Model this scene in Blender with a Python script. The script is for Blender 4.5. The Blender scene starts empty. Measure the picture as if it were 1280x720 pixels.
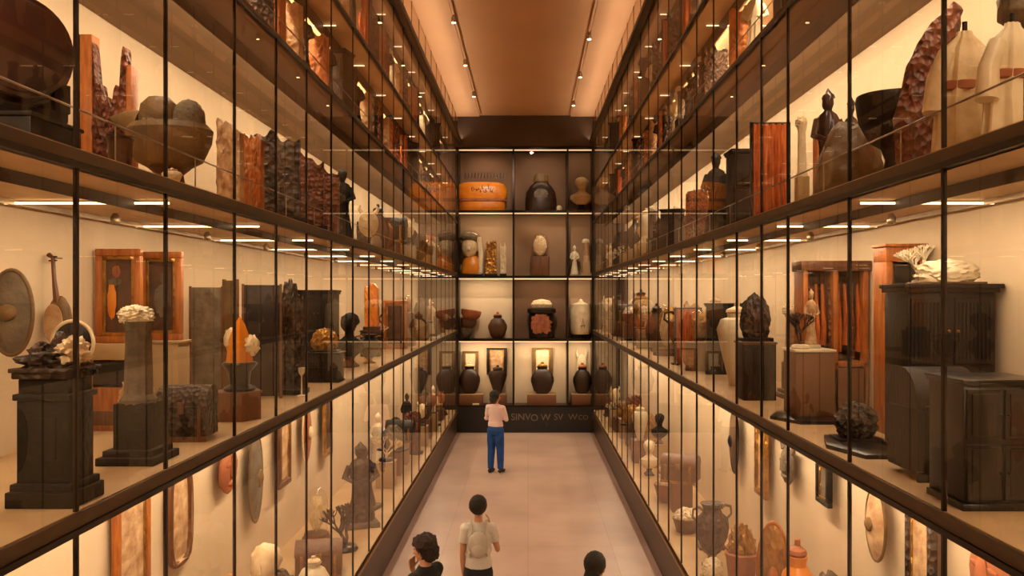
import bpy, bmesh, math, random
from mathutils import Vector, Matrix, noise
R = random.Random(7)
PI = math.pi
SC = bpy.context.scene
COL = SC.collection
H, VX, VY, F = 3.75, 660.0, 370.0, 1000.0      # eye height, vanishing point and focal length of the 1280x720 photo
XL, XR = -1.95, 1.80                            # the two glass planes
WL, WR = -3.05, 2.72                            # the walls behind them
YN, YF = -3.0, 22.0                             # near and far end of the glass walls
TIERS = [(0.62, 2.72), (2.82, 4.30), (4.39, 5.74), (5.79, 6.74), (6.79, 7.94), (7.985, 8.69)]
TN = ['bottom tier', 'second tier', 'third tier', 'fourth tier', 'fifth tier', 'top tier']
CEIL = 8.70

# ------------------------------------------------------------------ materials
MATS = {}
def lin(c):
    return tuple(((v / 255) / 12.92 if v / 255 <= 0.04045 else ((v / 255 + 0.055) / 1.055) ** 2.4) for v in c) + (1,)
def mat(name, c1, c2=None, rough=0.6, metal=0.0, scale=6.0, bump=0.0, bscale=None, kind='noise', emit=None, es=0.0, spec=0.5, stretch=None):
    if name in MATS: return MATS[name]
    m = bpy.data.materials.new(name); m.use_nodes = True
    nt = m.node_tree; b = nt.nodes['Principled BSDF']
    b.inputs['Roughness'].default_value = rough; b.inputs['Metallic'].default_value = metal
    b.inputs['Specular IOR Level'].default_value = spec
    tc = nt.nodes.new('ShaderNodeTexCoord')
    mp = nt.nodes.new('ShaderNodeMapping'); nt.links.new(tc.outputs['Object'], mp.inputs[0])
    if stretch: mp.inputs['Scale'].default_value = stretch
    c2 = c2 or c1
    n = nt.nodes.new('ShaderNodeTexNoise'); n.inputs['Scale'].default_value = scale; n.inputs['Detail'].default_value = 5
    nt.links.new(mp.outputs[0], n.inputs['Vector'])
    cr = nt.nodes.new('ShaderNodeValToRGB')
    cr.color_ramp.elements[0].position = 0.35; cr.color_ramp.elements[1].position = 0.65
    cr.color_ramp.elements[0].color = lin(c1); cr.color_ramp.elements[1].color = lin(c2)
    nt.links.new(n.outputs['Fac'], cr.inputs[0]); nt.links.new(cr.outputs[0], b.inputs['Base Color'])
    if bump:
        if kind == 'voronoi':
            t = nt.nodes.new('ShaderNodeTexVoronoi'); t.inputs['Scale'].default_value = bscale or scale; out = t.outputs['Distance']
        elif kind == 'wave':
            t = nt.nodes.new('ShaderNodeTexWave'); t.inputs['Scale'].default_value = bscale or scale; t.inputs['Distortion'].default_value = 3; out = t.outputs['Fac']
        else:
            t = nt.nodes.new('ShaderNodeTexNoise'); t.inputs['Scale'].default_value = bscale or scale * 3; t.inputs['Detail'].default_value = 6; out = t.outputs['Fac']
        nt.links.new(mp.outputs[0], t.inputs['Vector'])
        bp = nt.nodes.new('ShaderNodeBump'); bp.inputs['Strength'].default_value = bump; bp.inputs['Distance'].default_value = 0.03
        nt.links.new(out, bp.inputs['Height']); nt.links.new(bp.outputs[0], b.inputs['Normal'])
    if emit:
        b.inputs['Emission Color'].default_value = lin(emit); b.inputs['Emission Strength'].default_value = es
    MATS[name] = m
    return m
def glass_mat(name, tint, ior, rough=0.0):
    if name in MATS: return MATS[name]
    m = bpy.data.materials.new(name); m.use_nodes = True
    nt = m.node_tree; nt.nodes.clear()
    o = nt.nodes.new('ShaderNodeOutputMaterial'); mx = nt.nodes.new('ShaderNodeMixShader')
    t = nt.nodes.new('ShaderNodeBsdfTransparent'); t.inputs[0].default_value = tint
    g = nt.nodes.new('ShaderNodeBsdfGlossy'); g.inputs['Roughness'].default_value = rough; g.inputs[0].default_value = (1, .97, .92, 1)
    fr = nt.nodes.new('ShaderNodeFresnel'); fr.inputs['IOR'].default_value = ior
    ge = nt.nodes.new('ShaderNodeNewGeometry')
    inv = nt.nodes.new('ShaderNodeMath'); inv.operation = 'SUBTRACT'; inv.inputs[0].default_value = 1.0
    mul = nt.nodes.new('ShaderNodeMath'); mul.operation = 'MULTIPLY'
    coat = nt.nodes.new('ShaderNodeMath'); coat.operation = 'MULTIPLY'; coat.inputs[1].default_value = .78    # anti-reflective coating
    nt.links.new(ge.outputs['Backfacing'], inv.inputs[1])
    nt.links.new(inv.outputs[0], mul.inputs[0]); nt.links.new(fr.outputs[0], mul.inputs[1])
    nt.links.new(mul.outputs[0], coat.inputs[0]); nt.links.new(coat.outputs[0], mx.inputs[0]); nt.links.new(t.outputs[0], mx.inputs[1]); nt.links.new(g.outputs[0], mx.inputs[2])
    nt.links.new(mx.outputs[0], o.inputs[0])
    MATS[name] = m
    return m
PANE = glass_mat('case_glass', (.985, .975, .96, 1), 1.33)
DOME = glass_mat('dome_glass', (.96, .95, .92, 1), 1.5, 0.05)
M = dict(
    darkmetal=mat('dark_bronze_metal', (34, 22, 14), (44, 30, 20), .38, .6),
    fascia=mat('brown_metal_fascia', (82, 62, 40), (70, 52, 34), .5, .3),
    casewall=mat('cream_case_wall', (222, 199, 168), (210, 185, 152), .85, scale=1.2),
    casefloor=mat('tan_case_floor', (190, 158, 116), (176, 144, 104), .6, scale=2),
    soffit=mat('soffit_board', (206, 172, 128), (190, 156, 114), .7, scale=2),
    plinthface=mat('plinth_brown', (66, 46, 34), (56, 38, 28), .4, scale=3),
    ledge=mat('ledge_brass', (150, 116, 80), (136, 102, 68), .35, .5),
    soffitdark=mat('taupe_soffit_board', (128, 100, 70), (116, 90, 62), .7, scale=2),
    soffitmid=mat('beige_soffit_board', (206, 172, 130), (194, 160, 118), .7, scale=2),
    hallceil=mat('hall_ceiling_paint', (202, 160, 122), (196, 154, 116), .9, scale=.6),
    ceilstrip=mat('ceiling_edge_strip_paint', (190, 150, 116), (184, 144, 110), .9, scale=.6),
    uppwall=mat('dark_taupe_wall', (64, 44, 30), (56, 38, 26), .8, scale=1),
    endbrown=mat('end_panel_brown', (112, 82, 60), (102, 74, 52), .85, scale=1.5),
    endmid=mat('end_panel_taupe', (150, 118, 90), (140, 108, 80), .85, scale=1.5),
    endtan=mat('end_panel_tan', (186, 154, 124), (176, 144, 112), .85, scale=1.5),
    black=mat('black_lacquer', (16, 12, 10), (24, 18, 14), .3),
    blackpanel=mat('black_panel', (14, 11, 11), (20, 15, 14), .5),
    darkstone=mat('dark_stone', (20, 15, 10), (32, 24, 15), .7, scale=9, bump=.5, bscale=22, spec=.25),
    greystone=mat('grey_stone', (120, 104, 84), (88, 74, 58), .8, scale=8, bump=.5, bscale=20),
    cream=mat('cream_marble', (236, 214, 176), (206, 176, 132), .55, scale=10, bump=.3, bscale=18),
    ivory=mat('ivory_porcelain', (240, 226, 196), (222, 202, 166), .3, scale=6),
    brown=mat('brown_clay', (92, 58, 34), (66, 40, 24), .45, scale=7, bump=.2),
    darkbrown=mat('dark_brown_clay', (50, 28, 16), (36, 20, 12), .35, scale=7, bump=.2),
    wood=mat('brown_wood', (112, 68, 34), (84, 48, 24), .45, scale=5, bump=.2, stretch=(8, 8, 1)),
    darkwood=mat('dark_wood', (32, 19, 10), (20, 12, 7), .5, spec=.3, scale=5, bump=.2, stretch=(8, 8, 1)),
    orangewood=mat('orange_wood', (184, 108, 44), (146, 80, 30), .4, scale=5, bump=.2, stretch=(8, 8, 1)),
    carvedred=mat('carved_red_wood', (124, 62, 30), (78, 36, 18), .5, scale=14, bump=1.0, bscale=24, kind='voronoi'),
    carvedbrown=mat('carved_brown_wood', (72, 46, 26), (36, 22, 12), .55, scale=14, bump=1.0, bscale=20, kind='voronoi'),
    orange=mat('orange_glaze', (226, 138, 32), (206, 116, 22), .35, scale=4),
    orangecloth=mat('orange_cloth', (226, 122, 50), (164, 72, 28), .85, scale=5, bump=.6, stretch=(14, 14, 1)),
    gold=mat('aged_gold', (190, 140, 64), (140, 96, 40), .35, .7, scale=8, bump=.5, kind='voronoi', bscale=24),
    terracotta=mat('terracotta', (168, 98, 58), (136, 74, 42), .7, scale=8, bump=.2),
    maroon=mat('maroon_lacquer', (58, 20, 14), (38, 14, 10), .28, scale=3),
    khaki=mat('khaki_leather', (118, 88, 48), (92, 68, 38), .6, scale=5, bump=.4),
    beige=mat('beige_plinth_paint', (176, 146, 104), (164, 134, 94), .7, scale=2),
    brownplinth=mat('brown_plinth_paint', (120, 76, 46), (108, 66, 40), .55, scale=2),
    canvas=mat('dark_canvas', (46, 28, 18), (96, 60, 38), .6, scale=7),
    paleshade=mat('pale_panel', (214, 178, 136), (160, 116, 80), .6, scale=9, bump=.3),
    tube=mat('lit_tube', (255, 240, 210), emit=(255, 224, 176), es=2.4),
    tubebright=mat('bright_lit_tube', (255, 240, 210), emit=(255, 222, 172), es=3.6),
    lens=mat('lit_lamp_lens', (255, 230, 190), emit=(255, 216, 160), es=14.0),
    chrome=mat('brushed_steel', (170, 150, 124), (150, 130, 106), .3, .9),
    skin=mat('warm_skin', (204, 150, 118), (190, 134, 102), .5, scale=4),
    hairblack=mat('black_hair', (22, 13, 10), (34, 20, 14), .5, scale=30, bump=.6, bscale=60, stretch=(6, 6, 1)),
    hairbrown=mat('dark_brown_hair', (54, 28, 18), (34, 18, 12), .5, scale=30, bump=.6, bscale=60, stretch=(6, 6, 1)),
    pink=mat('pale_pink_cotton', (242, 214, 212), (232, 200, 198), .85, scale=4, bump=.2),
    jeans=mat('blue_denim', (26, 78, 150), (18, 60, 126), .85, scale=9, bump=.2),
    white=mat('grey_white_cotton', (226, 218, 208), (206, 198, 186), .85, scale=3, bump=.2),
    bag=mat('pale_grey_nylon', (206, 196, 182), (190, 180, 166), .6, scale=4, bump=.2),
    blackcloth=mat('black_cloth', (14, 12, 13), (22, 19, 20), .85, scale=5, bump=.2),
    bluegrey=mat('dark_navy_trouser', (20, 22, 28), (28, 28, 32), .85, scale=5),
    shoe=mat('dark_brown_shoe', (40, 24, 16), (30, 18, 12), .45),
    letter=mat('faded_lettering', (120, 104, 90), (96, 82, 70), .6),
    eye=mat('dark_eye', (30, 18, 12), rough=.2),
    lips=mat('muted_lips', (160, 84, 70), rough=.5),
)
# floor: polished slabs with faint joints
def floor_mat():
    m = mat('polished_floor', (186, 158, 144), (168, 140, 128), .3, scale=.9)
    nt = m.node_tree; b = nt.nodes['Principled BSDF']
    br = nt.nodes.new('ShaderNodeTexBrick'); br.offset = 0
    tc = [n for n in nt.nodes if n.type == 'TEX_COORD'][0]
    nt.links.new(tc.outputs['Object'], br.inputs['Vector'])
    br.inputs['Scale'].default_value = 1; br.inputs['Brick Width'].default_value = 1.25; br.inputs['Row Height'].default_value = 2.4
    br.inputs['Mortar Size'].default_value = .006; br.inputs['Mortar Smooth'].default_value = .3
    br.inputs['Color1'].default_value = (1, 1, 1, 1); br.inputs['Color2'].default_value = (.9, .9, .9, 1); br.inputs['Mortar'].default_value = (.72, .7, .68, 1)
    cr = [n for n in nt.nodes if n.type == 'VALTORGB'][0]
    mx = nt.nodes.new('ShaderNodeMix'); mx.data_type = 'RGBA'; mx.blend_type = 'MULTIPLY'; mx.inputs[0].default_value = 1
    nt.links.new(cr.outputs[0], mx.inputs[6]); nt.links.new(br.outputs['Color'], mx.inputs[7]); nt.links.new(mx.outputs[2], b.inputs['Base Color'])
    n = nt.nodes.new('ShaderNodeTexNoise'); n.inputs['Scale'].default_value = .7; n.inputs['Detail'].default_value = 3
    mr = nt.nodes.new('ShaderNodeMapRange'); mr.inputs[3].default_value = .22; mr.inputs[4].default_value = .42
    nt.links.new(tc.outputs['Object'], n.inputs['Vector']); nt.links.new(n.outputs['Fac'], mr.inputs[0]); nt.links.new(mr.outputs[0], b.inputs['Roughness'])
    return m
M['floor'] = floor_mat()

# ------------------------------------------------------------------ mesh helpers
def box(bm, x0, x1, y0, y1, z0, z1, bev=0.0):
    vs = [bm.verts.new((x, y, z)) for z in (z0, z1) for y in (y0, y1) for x in (x0, x1)]
    fs = [bm.faces.new([vs[i] for i in f]) for f in ((0, 2, 3, 1), (4, 5, 7, 6), (0, 1, 5, 4), (2, 6, 7, 3), (0, 4, 6, 2), (1, 3, 7, 5))]
    if bev:
        es = list({e for f in fs for e in f.edges})
        bmesh.ops.bevel(bm, geom=es, offset=bev, segments=2, affect='EDGES', profile=.5)
    return bm
def lathe(bm, prof, n=24, c=(0, 0, 0), sx=1, sy=1, flute=0, fn=0, mtx=None):
    rings = []
    for r, z in prof:
        ring = []
        for k in range(n):
            a = 2 * PI * k / n
            rr = max(r, .0005) * (1 + flute * math.cos(a * fn))
            v = Vector((c[0] + rr * math.cos(a) * sx, c[1] + rr * math.sin(a) * sy, c[2] + z))
            if mtx: v = mtx @ v
            ring.append(bm.verts.new(v))
        rings.append(ring)
    for a, b in zip(rings, rings[1:]):
        for k in range(n):
            bm.faces.new((a[k], a[(k + 1) % n], b[(k + 1) % n], b[k]))
    bm.faces.new(list(reversed(rings[0]))); bm.faces.new(rings[-1])
    return bm
def tube(bm, pts, rad, n=10, flat=1.0):
    pts = [Vector(p) for p in pts]
    rings = []
    up = Vector((0, 0, 1))
    prev = None
    for i, p in enumerate(pts):
        t = (pts[min(i + 1, len(pts) - 1)] - pts[max(i - 1, 0)]).normalized()
        if prev is None:
            s = t.cross(up)
            if s.length < .1: s = t.cross(Vector((0, 1, 0)))
            s.normalize()
        else:
            s = (prev - t * prev.dot(t)).normalized()
        prev = s; u = s.cross(t)
        r = rad[i] if isinstance(rad, (list, tuple)) else rad
        rings.append([bm.verts.new(p + (s * math.cos(a) + u * math.sin(a) * flat) * r) for a in (2 * PI * k / n for k in range(n))])
    for a, b in zip(rings, rings[1:]):
        for k in range(n): bm.faces.new((a[k], a[(k + 1) % n], b[(k + 1) % n], b[k]))
    bm.faces.new(list(reversed(rings[0]))); bm.faces.new(rings[-1])
    return bm
def blob(bm, c, r, sub=3, amp=.15, freq=2.0, seed=0, ridged=False, mtx=None):
    b2 = bmesh.new(); bmesh.ops.create_icosphere(b2, subdivisions=sub, radius=1)
    off = Vector((seed * 3.7, seed * 1.3, seed * 2.1))
    for v in b2.verts:
        d = v.co.normalized()
        if ridged:
            q = noise.voronoi(d * freq + off)[0][0]; q = noise.voronoi(d * freq * 1.9 + off)[0][0]; k = 1 + amp * (0.45 - min(q, .9)) * 1.1
        else:
            k = 1 + amp * noise.fractal(d * freq + off, .9, 2.0, 4)
        v.co = Vector((d.x * r[0] * k + c[0], d.y * r[1] * k + c[1], d.z * r[2] * k + c[2]))
        if mtx: v.co = mtx @ v.co
    m = bpy.data.meshes.new('tmp'); b2.to_mesh(m); b2.free(); bm.from_mesh(m); bpy.data.meshes.remove(m)
    return bm
def rough(bm, amp=.01, freq=8, seed=0, axis=None):
    for v in bm.verts:
        n_ = noise.noise_vector(v.co * freq + Vector((seed, seed * 2, 0)))
        if axis: n_ = Vector((n_.x * axis[0], n_.y * axis[1], n_.z * axis[2]))
        v.co += n_ * amp
    return bm
def grid_slab(bm, w, d, h, nx=24, nz=36, top=None, relief=None, z0=0.0):
    """upright slab with depth: front relief(u,v) pushes the front, top(u) gives the height of the upper edge"""
    fr, bk = [], []
    for j in range(nz + 1):
        fr.append([]); bk.append([])
        for i in range(nx + 1):
            u, v = i / nx, j / nz
            hh = h * (top(u) if top else 1.0)
            x, z = (u - .5) * w, z0 + v * hh
            rl = relief(u, v) if relief else 0.0
            fr[-1].append(bm.verts.new((x, -d / 2 - rl, z))); bk[-1].append(bm.verts.new((x, d / 2, z)))
    for j in range(nz):
        for i in range(nx):
            bm.faces.new((fr[j][i], fr[j][i + 1], fr[j + 1][i + 1], fr[j + 1][i]))
            bm.faces.new((bk[j][i + 1], bk[j][i], bk[j + 1][i], bk[j + 1][i + 1]))
    for j in range(nz):
        bm.faces.new((bk[j][0], fr[j][0], fr[j + 1][0], bk[j + 1][0])); bm.faces.new((fr[j][nx], bk[j][nx], bk[j + 1][nx], fr[j + 1][nx]))
    for i in range(nx):
        bm.faces.new((bk[0][i], bk[0][i + 1], fr[0][i + 1], fr[0][i])); bm.faces.new((fr[nz][i], fr[nz][i + 1], bk[nz][i + 1], bk[nz][i]))
    return bm
def part(name, bm, m, parent=None, smooth=True, loc=None):
    me = bpy.data.meshes.new(name)
    bmesh.ops.recalc_face_normals(bm, faces=bm.faces[:])
    bm.to_mesh(me); bm.free()
    me.materials.append(m)
    if smooth:
        for p in me.polygons: p.use_smooth = True
        try: me.set_sharp_from_angle(angle=math.radians(38))
        except Exception: pass
    o = bpy.data.objects.new(name, me); COL.objects.link(o)
    if parent: o.parent = parent
    if loc: o.location = loc
    return o
def thing(name, label=None, cat=None, group=None, loc=(0, 0, 0), rz=0.0, s=1.0):
    o = bpy.data.objects.new(name, None); COL.objects.link(o); o.empty_display_size = .1
    o.location = loc; o.rotation_euler = (0, 0, rz); o.scale = (s, s, s) if not isinstance(s, tuple) else s
    if label: o['label'] = label
    if cat: o['category'] = cat
    if group: o['group'] = group
    return o
def copy_tree(o, parent=None):
    c = o.copy(); COL.objects.link(c); c.parent = parent
    for ch in list(o.children): copy_tree(ch, c)
    return c
def structure(name, bm, m, label=None, smooth=False):
    o = part(name, bm, m, None, smooth); o['kind'] = 'structure'
    o['label'] = label or name.replace('_', ' ') + ' of the museum hall'
    return o
def at(px, py, z):     # point on the horizontal plane z seen at a pixel of the photo
    Y = (H - z) * F / (py - VY)
    return ((px - VX) / F * Y, Y)

# ------------------------------------------------------------------ artefact makers (base at z=0, x across, y depth, front towards -y)
def mk_vase(r, m='brown', m2=None, h=.5, w=.28, shape=0, h_neck=None):
    P = [[(.5, 0), (.55, .02), (.75, .12), (1, .45), (.98, .6), (.7, .82), (.42, .9), (.42, .95), (.5, 1), (.4, 1), (.32, .95)],
         [(.6, 0), (.62, .03), (.9, .2), (1, .4), (.9, .62), (.5, .75), (.3, .82), (.28, .95), (.38, 1), (.3, 1)],
         [(.38, 0), (.4, .02), (.45, .1), (.8, .5), (1, .78), (.8, .92), (.45, .95), (.5, 1), (.4, 1)],
         [(.7, 0), (.74, .02), (.8, .2), (.84, .7), (.9, .9), (1, 1), (.85, 1), (.75, .9)]][shape]
    part('body', lathe(bmesh.new(), [(a * w / 2, z * h) for a, z in P]), M[m], r)
    bm = bmesh.new()
    lathe(bm, [(P[-2][0] * w / 2 * .9, h), (P[-2][0] * w / 2 * 1.1, h + .012), (P[-2][0] * w / 2, h + .03), (.02, h + .05), (.018, h + .08), (.001, h + .09)] if shape in (0, 2) else
          [(P[-2][0] * w / 2 * 1.02, h - .02), (P[-2][0] * w / 2 * 1.25, h - .01), (P[-2][0] * w / 2 * 1.25, h + .008), (P[-2][0] * w / 2 * .9, h + .01)])
    part('lid' if shape in (0, 2) else 'rim', bm, M[m2 or m], r)
def mk_urn(r, m='darkbrown', m2='gold', h=.5, w=.34):
    part('body', lathe(bmesh.new(), [(a * w / 2, z * h) for a, z in [(.3, .18), (.5, .22), (.9, .45), (1, .62), (.92, .76), (.6, .84), (.5, .9), (.62, .97), (.7, 1), (.5, 1)]]), M[m], r)
    part('foot', lathe(bmesh.new(), [(a * w / 2, z * h) for a, z in [(.6, 0), (.62, .03), (.4, .06), (.22, .12), (.3, .19)]]), M[m2], r)
    for s in (-1, 1):
        part('handle', tube(bmesh.new(), [(s * w * .46, 0, h * .72), (s * w * .62, 0, h * .8), (s * w * .6, 0, h * .92), (s * w * .42, 0, h * .95), (s * w * .3, 0, h * .9)], .012, 8), M[m2], r)
def mk_bell(r, m='wood', m2='cream', h=.55, w=.28, spec=0):
    bh = h * .14 if spec != 2 else h * .45
    bm = bmesh.new()
    if spec == 2: box(bm, -w * .42, w * .42, -w * .42, w * .42, 0, bh, .008)
    else: lathe(bm, [(w * .5, 0), (w * .52, .01), (w * .5, bh * .5), (w * .44, bh * .6), (w * .44, bh)])
    part('base', bm, M[m], r)
    dh = h - bh
    part('glass_dome', lathe(bmesh.new(), [(w * .4, bh + .002)] + [(w * .4, bh + dh * .62)] + [(w * .4 * math.cos(a), bh + dh * .62 + dh * .36 * math.sin(a)) for a in [PI / 2 * k / 7 for k in range(1, 8)]]), DOME, r)
    bm = bmesh.new()
    if spec == 0: blob(bm, (0, 0, bh + dh * .42), (w * .25, w * .22, dh * .38), 4, .35, 3.2, seed=len(bpy.data.objects) % 17, ridged=True)
    elif spec == 1:
        lathe(bm, [(w * .2, bh), (w * .12, bh + dh * .1), (w * .1, bh + dh * .3), (w * .26, bh + dh * .5), (w * .28, bh + dh * .7), (w * .1, bh + dh * .88), (.002, bh + dh * .92)])
    else: blob(bm, (0, 0, bh + dh * .44), (w * .3, w * .26, dh * .42), 4, .3, 3.5, seed=3, ridged=True)
    part('specimen', bm, M[m2], r)
def mk_bust(r, m='cream', m2='darkwood', h=.5, w=.3):
    part('socle', lathe(bmesh.new(), [(w * .3, 0), (w * .32, h * .03), (w * .2, h * .08), (w * .14, h * .14), (w * .2, h * .2)], 4, mtx=Matrix.Rotation(PI / 4, 4, 'Z')), M[m2], r)
    bm = bmesh.new()
    lathe(bm, [(w * .16, h * .18), (w * .34, h * .26), (w * .48, h * .36), (w * .46, h * .46), (w * .26, h * .53), (w * .16, h * .58), (w * .15, h * .66), (w * .2, h * .7)], sy=.6)
    blob(bm, (0, -.01, h * .82), (w * .24, w * .28, h * .18), 3, .05, 2)
    blob(bm, (0, w * .04, h * .86), (w * .28, w * .28, h * .15), 3, .2, 4, seed=4, ridged=True)
    lathe(bm, [(.001, 0), (w * .05, w * .02), (w * .03, w * .14), (.001, w * .2)], 8, c=(0, -w * .3, h * .77))
    part('bust', bm, M[m], r)
def mk_statue(r, m='carvedbrown', m2='black', h=.9, w=.3, seed=1):
    part('base', box(bmesh.new(), -w * .45, w * .45, -w * .4, w * .4, 0, h * .06, .006), M[m2], r)
    bm = bmesh.new()
    lathe(bm, [(w * .36, h * .05), (w * .34, h * .12), (w * .24, h * .35), (w * .22, h * .5), (w * .3, h * .64), (w * .32, h * .72), (w * .22, h * .79), (w * .09, h * .82), (w * .09, h * .86)], 28, sy=.7, flute=.08, fn=9)
    blob(bm, (0, 0, h * .9), (w * .14, w * .16, h * .08), 3, .1, 2)
    lathe(bm, [(w * .17, h * .93), (w * .14, h * .96), (w * .1, h * .97), (w * .04, h), (.001, h * 1.02)], 16)
    for s in (-1, 1): tube(bm, [(s * w * .28, 0, h * .74), (s * w * .42, -.03, h * .6), (s * w * .2, -w * .35, h * .55), (s * .03, -w * .38, h * .58)], [w * .1, w * .09, w * .07, w * .05], 8)
    rough(bm, .008, 14, seed)
    part('figure', bm, M[m], r)
def mk_stele(r, m='carvedred', m2='darkwood', h=.95, w=.34, seed=1):
    part('base', box(bmesh.new(), -w * .58, w * .58, -.09, .09, 0, h * .07, .008), M[m2], r)
    top = lambda u: .86 + .16 * noise.noise(Vector((u * 5, seed * 3.1, 0))) - .12 * abs(u - .5)
    rel = lambda u, v: .02 + .025 * (1 - min(noise.voronoi(Vector((u * 5, v * 11, seed * 2.0)))[0][0] * 1.6, 1))
    part('carved_slab', grid_slab(bmesh.new(), w, .07, h * .95, 26, 44, top, rel, h * .06), M[m], r)
def mk_frame(r, m='orangewood', m2='canvas', h=.6, w=.3, fw=.045, marks=True):
    bm = bmesh.new()
    for x0, x1, z0, z1 in ((-w / 2, w / 2, h - fw, h), (-w / 2, w / 2, 0, fw), (-w / 2, -w / 2 + fw, fw, h - fw), (w / 2 - fw, w / 2, fw, h - fw)):
        box(bm, x0, x1, -.03, .02, z0, z1, .008)
    part('frame', bm, M[m], r)
    bm = bmesh.new()
    f2 = fw * 1.0
    for x0, x1, z0, z1 in ((-w / 2 + f2, w / 2 - f2, h - f2 * 1.5, h - f2), (-w / 2 + f2, w / 2 - f2, f2, f2 * 1.5), (-w / 2 + f2, -w / 2 + f2 * 1.4, f2 * 1.5, h - f2 * 1.5), (w / 2 - f2 * 1.4, w / 2 - f2, f2 * 1.5, h - f2 * 1.5)):
        box(bm, x0, x1, -.018, .01, z0, z1, .003)
    part('inner_moulding', bm, M['gold'], r)
    part('picture', box(bmesh.new(), -w / 2 + f2 * 1.2, w / 2 - f2 * 1.2, -.006, .006, f2 * 1.2, h - f2 * 1.2), M[m2], r)
def mk_shield(r, m='greystone', m2='khaki', h=.5, w=.3):
    bm = bmesh.new()
    prof = [(0, -.05), (.3, -.048), (.6, -.036), (.85, -.016), (1, .0), (1, .012), (.8, .004), (.5, -.016), (0, -.03)]
    mt = Matrix.Translation((0, 0, h / 2)) @ Matrix.Diagonal((w / 2, 1, h / 2, 1)) @ Matrix.Rotation(PI / 2, 4, 'X')
    lathe(bm, [(a, -z) for a, z in prof], 32, mtx=mt)
    part('disc', bm, M[m], r)
    bm = bmesh.new()
    tube(bm, [(math.cos(a) * w / 2, 0, h / 2 + math.sin(a) * h / 2) for a in [2 * PI * k / 32 for k in range(33)]], .012, 8)
    part('rim', bm, M[m2], r)
    part('boss', lathe(bmesh.new(), [(.05, 0), (.045, .02), (.02, .035), (.001, .04)], 14, mtx=Matrix.Translation((0, -.045, h / 2)) @ Matrix.Rotation(PI / 2, 4, 'X')), M[m2], r)
def mk_rock(r, m='greystone', m2='black', h=.3, w=.34, seed=1, freq=2.2):
    part('base', box(bmesh.new(), -w * .5, w * .5, -w * .35, w * .35, 0, .025, .006), M[m2], r)
    bm = blob(bmesh.new(), (0, 0, 0), (w * .48, w * .36, h * .6), 4, .3, freq, seed, ridged=True)
    for v in bm.verts: v.co.z = max(v.co.z, -h * .38)
    for v in bm.verts: v.co.z += .024 + h * .38
    part('rock', bm, M[m], r)
def mk_coral(r, m='cream', m2='darkwood', h=.4, w=.34, seed=1):
    part('base', lathe(bmesh.new(), [(w * .3, 0), (w * .34, .015), (w * .3, .04), (w * .22, .05)], 20), M[m2], r)
    bm = bmesh.new(); rr = random.Random(seed)
    def br(p, d, L, rad, k):
        q = p + d * L; mid = (p + q) / 2 + Vector((rr.uniform(-.1, .1), rr.uniform(-.1, .1), 0)) * L
        tube(bm, [p, mid, q], [rad, rad * .85, rad * .65], 6)
        if k:
            for _ in range(3 if k > 1 else 2):
                nd = (d + Vector((rr.uniform(-.9, .9), rr.uniform(-.6, .6), rr.uniform(-.1, .5)))).normalized(); br(q, nd, L * .74, rad * .70, k - 1)
    for _ in range(3): br(Vector((0, 0, .04)), Vector((rr.uniform(-.7, .7), rr.uniform(-.4, .4), 1)).normalized(), h * .30, .017, 4)
    part('coral_branches', bm, M[m], r)
def mk_chest(r, m='wood', m2='gold', h=.4, w=.5, d=.34):
    part('body', box(bmesh.new(), -w / 2, w / 2, -d / 2, d / 2, h * .06, h * .62, .01), M[m], r)
    bm = bmesh.new()
    n = 12; vs = []
    for x in (-w / 2 * 1.02, w / 2 * 1.02):
        vs.append([bm.verts.new((x, -math.cos(PI * k / n) * d / 2 * 1.02, h * .63 + math.sin(PI * k / n) * h * .35)) for k in range(n + 1)])
    for k in range(n): bm.faces.new((vs[0][k], vs[1][k], vs[1][k + 1], vs[0][k + 1]))
    bm.faces.new(vs[0]); bm.faces.new(list(reversed(vs[1]))); bm.faces.new((vs[0][0], vs[0][n], vs[1][n], vs[1][0]))
    part('lid', bm, M[m], r)
    bm = bmesh.new()
    for x in (-w * .36, w * .36): box(bm, x - .015, x + .015, -d / 2 - .012, -d / 2 + .004, h * .08, h * .66)
    box(bm, -w / 2 - .004, w / 2 + .004, -d / 2 - .008, -d / 2 + .01, 0, h * .09)
    part('metal_straps', bm, M[m2], r, False)
    part('latch', box(bmesh.new(), -.03, .03, -d / 2 - .02, -d / 2 + .002, h * .5, h * .7, .004), M[m2], r)
def mk_column(r, m='greystone', m2='darkstone', m3='cream', h=.9, w=.3, seed=2):
    part('base', box(box(bmesh.new(), -w * .5, w * .5, -w * .5, w * .5, 0, h * .05, .006), -w * .42, w * .42, -w * .42, w * .42, h * .05, h * .09, .006), M[m2], r)
    part('die', box(bmesh.new(), -w * .3, w * .3, -w * .3, w * .3, h * .08, h * .38, .008), M[m2], r)
    bm = lathe(bmesh.new(), [(w * .3, h * .37), (w * .3, h * .4), (w * .23, h * .43), (w * .22, h * .62), (w * .2, h * .85), (w * .24, h * .87), (w * .26, h * .9)], 28, flute=.05, fn=10)
    part('shaft', bm, M[m], r)
    bm = blob(bmesh.new(), (-w * .05, 0, h * .935), (w * .3, w * .26, h * .07), 4, .5, 3.4, seed, ridged=True)
    part('capital', bm, M[m3], r)
def mk_bowl(r, m='darkwood', m2='terracotta', h=.45, w=.4):
    part('stand', lathe(bmesh.new(), [(w * .34, 0), (w * .34, .015), (w * .12, h * .12), (w * .08, h * .3), (w * .14, h * .42)], 20), M[m], r)
    part('bowl', lathe(bmesh.new(), [(w * .1, h * .4), (w * .3, h * .5), (w * .45, h * .72), (w * .5, h * .95), (w * .48, h), (w * .42, h * .95)], 28), M[m], r)
    bm = blob(bmesh.new(), (0, 0, h * .93), (w * .4, w * .4, h * .12), 4, .35, 5, 3, ridged=True)
    part('bowl_contents', bm, M[m2], r)
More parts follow.
